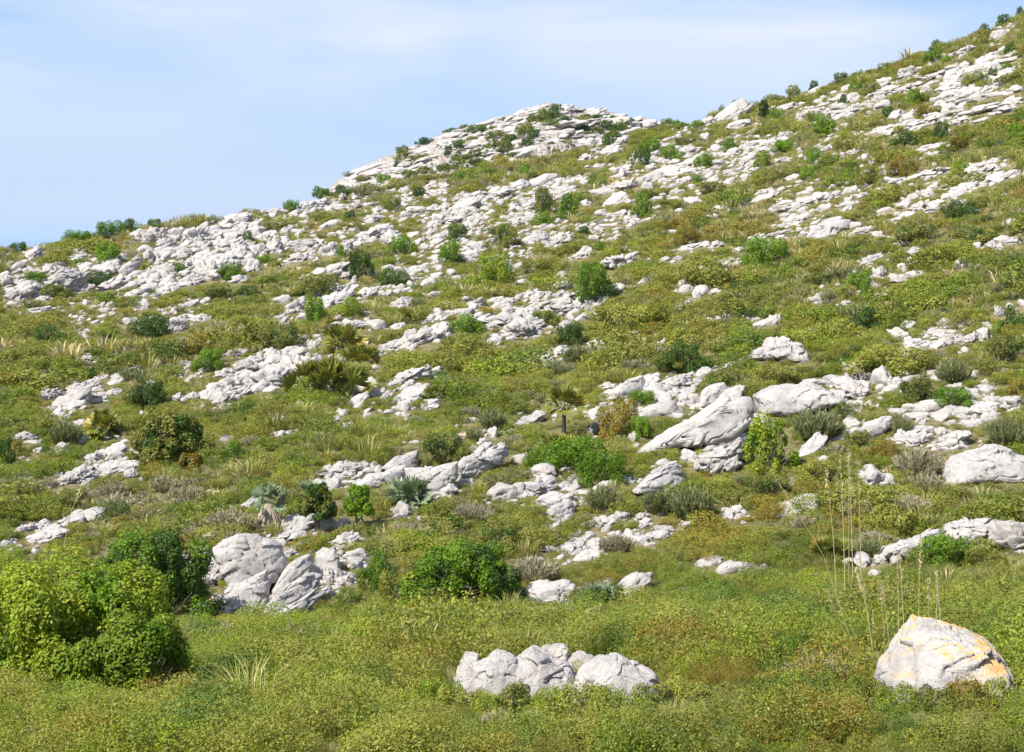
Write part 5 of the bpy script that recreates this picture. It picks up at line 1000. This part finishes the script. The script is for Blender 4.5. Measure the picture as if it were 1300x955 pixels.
# ------------------------------------------------------------------ what each thing is called
OWN = {   # key: (label, short phrase for others to refer to, category)
 'big_round': ('largest pale rounded boulder with a flat top at the heart of the boulder pile', 'the largest rounded boulder', 'boulder'),
 'front_slab': ('smooth grey boulder with an upright cut edge leaning below the largest rounded boulder', 'the smooth cut-edged boulder', 'boulder'),
 'layer_a': ('dark-creviced layered rock slanting across the front of the boulder pile', 'the dark-creviced layered rock', 'rock outcrop'),
 'layer_b': ('lowest slanting layer of the boulder pile, touching the grass', 'the lowest slanting layer', 'rock outcrop'),
 'layer_c': ('slanting white boulder wedged behind the dark-creviced layered rock', 'the wedged white boulder', 'boulder'),
 'knob': ('upright round-headed boulder standing at the top of the boulder pile', 'the round-headed boulder', 'boulder'),
 'great_slab': ('longest limestone slab, a smooth grey ramp rising to a domed rock', 'the longest limestone ramp', 'boulder'),
 'dome': ('broad domed grey rock at the upper end of the longest limestone ramp', 'the broad domed rock', 'boulder'),
 'right_boulder': ('huge whale-backed boulder with one dark crack under its crest', 'the whale-backed boulder', 'boulder'),
 'blocky': ('square-topped blocky outcrop split from its neighbour by a dark vertical cleft', 'the square-topped cleft outcrop', 'rock outcrop'),
 'mid_block': ('low grey rock beside the dark vertical cleft, under the brown bush', 'the low rock at the cleft', 'boulder'),
 'left_wedge': ('smooth wedge of rock tapering away at the low end of the cleft outcrop', 'the smooth tapering wedge', 'boulder'),
 'upper_wedge': ('pale tilted slab half hidden by the brown bush above the cleft outcrop', 'the half-hidden tilted slab', 'boulder'),
 'long_block': ('long blocky rock with a square raised end below the longest ramp', 'the long square-ended rock', 'boulder'),
 'split_block': ('broad grooved rock sloping down beside the open lime green bush', 'the broad grooved rock', 'rock outcrop'),
 'lichen_peak': ('pointed white boulder with orange lichen along its peak', 'the orange-lichened boulder', 'boulder'),
 'ledge_block': ('smooth overhanging slab with a dark shadow beneath it', 'the overhanging slab', 'boulder'),
 'ridge_right': ('thick white rock ridge behind a rounded green bush', 'the thick white ridge', 'rock outcrop'),
 'ridge_left': ('white rock ridge tapering downhill from the thick white ridge', 'the tapering white ridge', 'rock outcrop'),
 'top_stack': ('pointed stack of fractured white rock above the wide yellow-green mound', 'the pointed rock stack', 'rock outcrop'),
 'egg': ('egg-shaped pale boulder tilted against the longest limestone ramp', 'the egg-shaped boulder', 'boulder'),
 'pale_plate': ('pale tilted plate of rock above the bronze-leaved bush', 'the pale tilted plate', 'boulder'),
 'skyline_slab': ('steep grooved slab under the low crest nearest the sea', 'the steep grooved slab', 'rock outcrop'),
 'leaning_slab': ('leaning grey slab below the vivid bush near the low crest', 'the leaning grey slab', 'boulder'),
 'near_knob': ('knobbly end rock of the white outcrop at the bottom of the slope', 'the knobbly end rock', 'rock outcrop'),
 'near_hump': ('humped rock between the knobbly end rock and the tall pale face', 'the humped rock', 'rock outcrop'),
 'near_face': ('tall pale face in the middle of the lowest white outcrop', 'the tall pale face', 'rock outcrop'),
 'near_cap': ('square cap rock topping the middle of the lowest white outcrop', 'the square cap rock', 'boulder'),
 'near_ledge': ('small brown-edged rock beside the square cap rock', 'the brown-edged rock', 'boulder'),
 'near_shoulder': ('sloping shoulder rock ending the lowest white outcrop', 'the sloping shoulder rock', 'rock outcrop'),
 'near_left': ('very large sunlit yellow-green bush with dark gaps between its branches', 'the very large yellow-green bush', 'bush'),
 'near_left_low': ('lime green bush growing into the foot of the very large bush', 'the low lime bush', 'bush'),
 'behind_left': ('deep green bush rising behind the very large yellow-green bush', 'the deep green bush', 'bush'),
 'centre': ('broad two-toned green bush with dark hollows below the middle of the slope', 'the broad two-toned bush', 'bush'),
 'centre_skirt': ('light green lower bush pressed against the broad two-toned bush', 'the pressed light green bush', 'bush'),
 'round_olive': ('large round olive brown bush above a white ledge', 'the large round olive bush', 'bush'),
 'open_lime': ('open bright lime green bush growing beside the longest limestone ramp', 'the open lime green bush', 'bush'),
 'bronze_shrub': ('small bronze bush at the foot of the large round olive bush', 'the small bronze bush', 'bush'),
 'green_tree': ('small tree with a bright green crown on thin pale trunks', 'the bright green small tree', 'small tree'),
 'dark_tree': ('small dark-leaved tree shading the rocks beside the skirted palm', 'the dark-leaved small tree', 'small tree'),
 'crest_tree_a': ('little dark tree standing against the sky on the saddle crest', 'the dark tree on the saddle', 'small tree'),
 'skirted': ('fan palm with a skirt of dead grey fronds and blue-green head', 'the skirted palm', 'palm'),
 'big_clump': ('largest dwarf palm clump, dark trunks below green and gold fronds', 'the largest palm clump', 'palm'),
 'upper_clump': ('dwarf palm clump directly above the largest palm clump', 'the upper palm clump', 'palm'),
 'beside_clump': ('bright star-shaped dwarf palm beside the upper palm clump', 'the star-shaped palm', 'palm'),
 'slender': ('slender fan palm on a bare blackened trunk', 'the slender black-trunked palm', 'palm'),
 'yellow_low': ('low yellowing fan palm at the foot of the slender palm', 'the yellowing low palm', 'palm'),
 'left_dark': ('dark dwarf palm between white ledges above the large round olive bush', 'the dark lone palm', 'palm'),
 'blue_small': ('small blue-green palm head poking up behind the dark-leaved tree', 'the blue-green palm head', 'palm'),
 'blue_low': ('low blue-green palm leaves below the cleft outcrop', 'the low blue-green palm', 'palm'),
 'blue_near': ('silvery blue-green fan palm clump between two smooth white rocks', 'the silvery palm clump', 'palm'),
 'blue_nearest': ('silvery tuft of fan palm in the grass below the broad bush', 'the silvery palm tuft', 'palm'),
 'right_dark': ('dark low palm clump downhill of the orange-topped ridge', 'the dark low palm clump', 'palm'),
 'right_yellow': ('yellow-green palm clump just above the white rock ridge', 'the yellow-green palm clump', 'palm'),
 'mid_small': ('small blue-green palm in the scrub above the narrow stepped ledges', 'the small blue-green palm', 'palm'),
 'mid_low': ('small low green palm beside the small blue-green palm', 'the small low palm', 'palm'),
 'upslope': ('small dwarf palm among straw-coloured grass above a tilted fractured outcrop', 'the palm in straw grass', 'palm'),
 'left_far': ('tiny dark palm far up beside the dense rock field', 'the tiny dark palm', 'palm'),
 'mid_right': ('little yellowish palm above a chain of low white ledges', 'the little yellowish palm', 'palm'),
 'far_right': ('tiny dark palm high on the slope below broken white terraces', 'the highest tiny palm', 'palm'),
 'left_upper': ('tiny palm between steep slabs in the dense rock field', 'the palm between steep slabs', 'palm'),
}
SHRUB_OWN = {  # by surveyed position
 (752, 361): ('vivid green round bush standing alone in mid slope', 'the vivid round bush'),
 (972, 321): ('vivid green wide bush standing alone on the upper slope', 'the vivid wide bush'),
 (190, 418): ('dark green bush beside a small fractured white rock', 'the dark bush by fractured rock'),
 (296, 576): ('compact bright green bush on the open scrub beyond the round olive bush', 'the compact bright bush'),
 (458, 338): ('tall narrow dark green bush above a low dome-shaped bush', 'the tall narrow dark bush'),
 (498, 352): ('low dome-shaped dark bush beside the tall narrow dark bush', 'the low dome-shaped bush'),
 (624, 346): ('yellow-green spreading bush above broken white rubble', 'the spreading yellow-green bush'),
 (396, 396): ('deep green pointed bush against tilted white outcrops', 'the pointed deep green bush'),
 (1045, 160): ('vivid green bush high on the upper ridge slope', 'the vivid bush up high'),
 (815, 200): ('very dark bush paired with a bright green one below the saddle', 'the very dark paired bush'),
 (827, 186): ('bright green bush touching the very dark one below the saddle', 'the bright paired bush'),
 (720, 265): ('tall green bush over white stones below the knoll', 'the tall bush below the knoll'),
 (816, 261): ('green bush with an olive top below a white terrace', 'the olive-topped bush'),
 (874, 296): ('rusty orange bush above a pale ledge', 'the rusty orange bush'),
 (1220, 268): ('dark grey-green wide bush below a line of white rocks', 'the dark grey-green bush'),
 (1093, 358): ('open vivid green bush among scattered boulders', 'the open vivid bush'),
 (1288, 405): ('dark olive bush at the edge among white blocks', 'the dark olive edge bush'),
 (790, 407): ('large yellow-green mound below the vivid round bush', 'the large yellow-green mound'),
 (873, 458): ('dark green bush in reddish scrub above the pale boulders', 'the dark bush in reddish scrub'),
 (787, 533): ('bronze and green bush below the pale tilted plate', 'the bronze and green bush'),
 (560, 572): ('brown-green rounded bush growing over the cleft outcrop', 'the brown bush'),
 (188, 502): ('dark green upright bush above the large round olive bush', 'the dark upright bush'),
 (136, 294): ('dense olive green bush on the low crest against the sky', 'the dense bush on the crest'),
 (137, 322): ('vivid green ragged bush below the low crest', 'the vivid ragged bush'),
 (1136, 460): ('wide bright yellow-green mound beside a standing white boulder', 'the wide bright mound'),
 (1213, 474): ('dark green spiky rosemary bush above scattered white ledges', 'the dark spiky bush'),
 (1040, 543): ('spreading grey-green needle bush between the domed rock and overhanging slab', 'the spreading needle bush'),
 (1170, 588): ('grey dry bush beside the whale-backed boulder', 'the grey dry bush'),
 (1200, 705): ('rounded green bush in front of the thick white ridge', 'the rounded ridge bush'),
 (738, 580): ('broad green bush mass below the slender palm', 'the broad green mass'),
 (880, 643): ('large upright grey-green bush above reddish scrub', 'the upright grey-green bush'),
 (985, 478): ('wide yellow-green mound above the broad domed rock', 'the wide mound above the dome'),
 (1275, 24): ('dark bush on the highest part of the crest', 'the dark bush on the crest top'),
 (1222, 183): ('bronze orange bush on the upper slope', 'the bronze upper bush'),
 (1149, 211): ('bronze-olive wide bush on the upper slope', 'the bronze-olive wide bush'),
 (266, 460): ('bright green low bush between white rubble patches', 'the bright bush by rubble'),
 (357, 430): ('wide olive bush above the dense white outcrop', 'the wide olive bush'),
 (66, 371): ('olive bush tucked under the steep grooved slab', 'the olive bush under slab'),
 (293, 345): ('olive green bush in the middle of the rock field', 'the bush in the rock field'),
 (592, 413): ('bright green bush beside a fractured tilted outcrop', 'the bright bush by outcrop'),
}
ADJ_KIND = {'g': 'fresh green', 'G': 'green', 'L': 'lime green', 'D': 'dark green', 'O': 'olive', 'Y': 'yellow-green', 'B': 'bronze', 'R': 'grey-green spiky', 'W': 'grey twiggy', 'T': 'straw-coloured', 'E': 'reddish'}
LM = []
for d in THINGS:
    own = None
    if d['key'] in OWN: own = OWN[d['key']]
    elif d['kind'] == 'shrub':
        w = SHRUB_OWN.get((int(d['u']), int(d['v'])))
        if w: own = (w[0], w[1], 'bush')
    if own:
        tag(d['o'], own[0], own[2]); d['done'] = own[0]; d['lm'] = own[1]; LM.append((d['u'], d['v'], own[1]))
KLM = [(690, 136, 'the knoll summit'), (604, 163, 'the broad dark hill bush'), (530, 203, "the knoll's grey ledge"), (486, 228, 'the green bush at its foot'), (745, 180, "the knoll's bare white flank"), (820, 160, 'the saddle')]
for d in THINGS:
    if d['kind'] == 'kbush' and (d['u'], d['v']) in ((604, 163), (486, 228)):
        lb = {604: 'broad dark bush clinging to the upper white rock of the knoll', 486: 'round green bush at the low foot of the white knoll'}[int(d['u'])]
        tag(d['o'], lb, 'bush'); d['done'] = lb
def sector(dx, dy):
    """up the slope, down it, towards the sea (the low end of the ridge) or towards the high end"""
    a = math.degrees(math.atan2(dy, dx)) % 360
    return ['on the high-ridge side of', 'above and ridgeward of', 'directly above', 'above and seaward of', 'on the seaward side of', 'below and seaward of', 'directly below', 'below and ridgeward of'][int((a+22.5)//45) % 8]
NOUN = {'S': 'limestone boulder', 'F': 'fractured limestone outcrop', 'L': 'flat limestone ledge', 'B': 'limestone block'}
def noun(d):
    if d['kind'] == 'rock': return NOUN[d['sub'] if d['sub'] in NOUN else 'F']
    if d['kind'] in ('shrub', 'kbush'): return ADJ_KIND[d['sub']]+(' tuft' if d['sub'] == 'T' else ' bush')
    if d['kind'] == 'stalk': return 'dry grass stalk'
    return 'palm'
def looks(d):
    r_ = d['w']/max(d['h'], 1)
    if d['kind'] == 'rock':
        a = 'big' if d['w'] > 48 else 'medium' if d['w'] > 30 else 'small' if d['w'] > 18 else 'tiny'
        if d.get('mat') == 'lichen': return a+' rust-stained'
        if abs(d['a']) >= 20: return a+' tilted'
        return a+(' long' if r_ > 3.2 else ' low' if r_ > 2 else ' pale' if r_ > 1.4 else ' stubby')
    if d['kind'] == 'stalk': return 'upright tall' if d['w'] < 14 else 'leaning tall'
    return ('wide ' if r_ > 1.7 else 'rounded ' if r_ > 1.05 else 'upright ')+('large' if d['w'] > 46 else 'medium' if d['w'] > 26 else 'small' if d['w'] > 15 else 'tiny')
GROUP = {'rock': 'limestone rocks breaking through the scrub', 'shrub': 'separate bushes on the hillside', 'kbush': 'bushes on the white knoll', 'stalk': 'tall dry grass stalks', 'palm': 'dwarf palms on the slope', 'tree': 'small trees on the slope'}
CAT = {'shrub': 'bush', 'kbush': 'bush', 'stalk': 'grass stalk', 'palm': 'palm', 'tree': 'small tree'}
todo = {}
for d in THINGS:
    d['o']['group'] = GROUP[d['kind']]
    if d.get('done'): continue
    lms = KLM if d['kind'] == 'kbush' else LM
    best = min(lms, key=lambda q: math.hypot(q[0]-d['u'], (q[1]-d['v'])*1.25))
    dx, dy = d['u']-best[0], best[1]-d['v']
    d['base'] = (looks(d), noun(d), sector(dx, dy), best[2]); d['dist'] = math.hypot(dx, dy)
    todo.setdefault(d['base'][1:], []).append(d)
ORD = ['nearest one', 'second one', 'third one', 'fourth one', 'fifth one', 'sixth one', 'seventh one', 'eighth one', 'ninth one', 'tenth one', 'eleventh one', 'twelfth one', 'thirteenth one', 'fourteenth one']
seen = set()
for k, ds in todo.items():
    ds.sort(key=lambda d: d['dist'])
    for i, d in enumerate(ds):
        lk, nn, sec, ph = d['base']
        lb = '%s %s %s %s' % (lk, nn, sec, ph) if len(ds) == 1 else '%s %s, %s %s %s' % (lk, nn, ORD[min(i, 13)], sec, ph)
        if len(lb.split()) > 16: lb = lb.replace('fractured limestone outcrop', 'limestone outcrop').replace('flat limestone ledge', 'limestone ledge')
        if len(lb.replace('-', ' ').split()) > 15: lb = lb.replace(' one ', ' ').replace('limestone ', '').replace(' bush,', ',').replace('rounded ', '').replace('upright ', '')
        tag(d['o'], lb, CAT.get(d['kind']) or ('boulder' if d['sub'] in 'SB' else 'rock outcrop'))
        if lb in seen: print('DUP', lb)
        seen.add(lb)

# ------------------------------------------------------------------ the air
hz, t = nt('air'); t.nodes.clear()
pv = t.nodes.new('ShaderNodeVolumePrincipled'); pv.inputs['Color'].default_value = (.62, .76, 1.0, 1); pv.inputs['Density'].default_value = HAZE; pv.inputs['Anisotropy'].default_value = .2
ou = t.nodes.new('ShaderNodeOutputMaterial'); t.links.new(pv.outputs[0], ou.inputs['Volume'])
bm = bmesh.new(); bmesh.ops.create_cube(bm, size=1); me = bpy.data.meshes.new('haze'); bm.to_mesh(me); bm.free(); me.materials.append(hz)
hb = link('haze', me); hb.scale = (130000, 130000, 300); hb.location = (0, 0, -231+150-.5); tag(hb, kind='stuff')
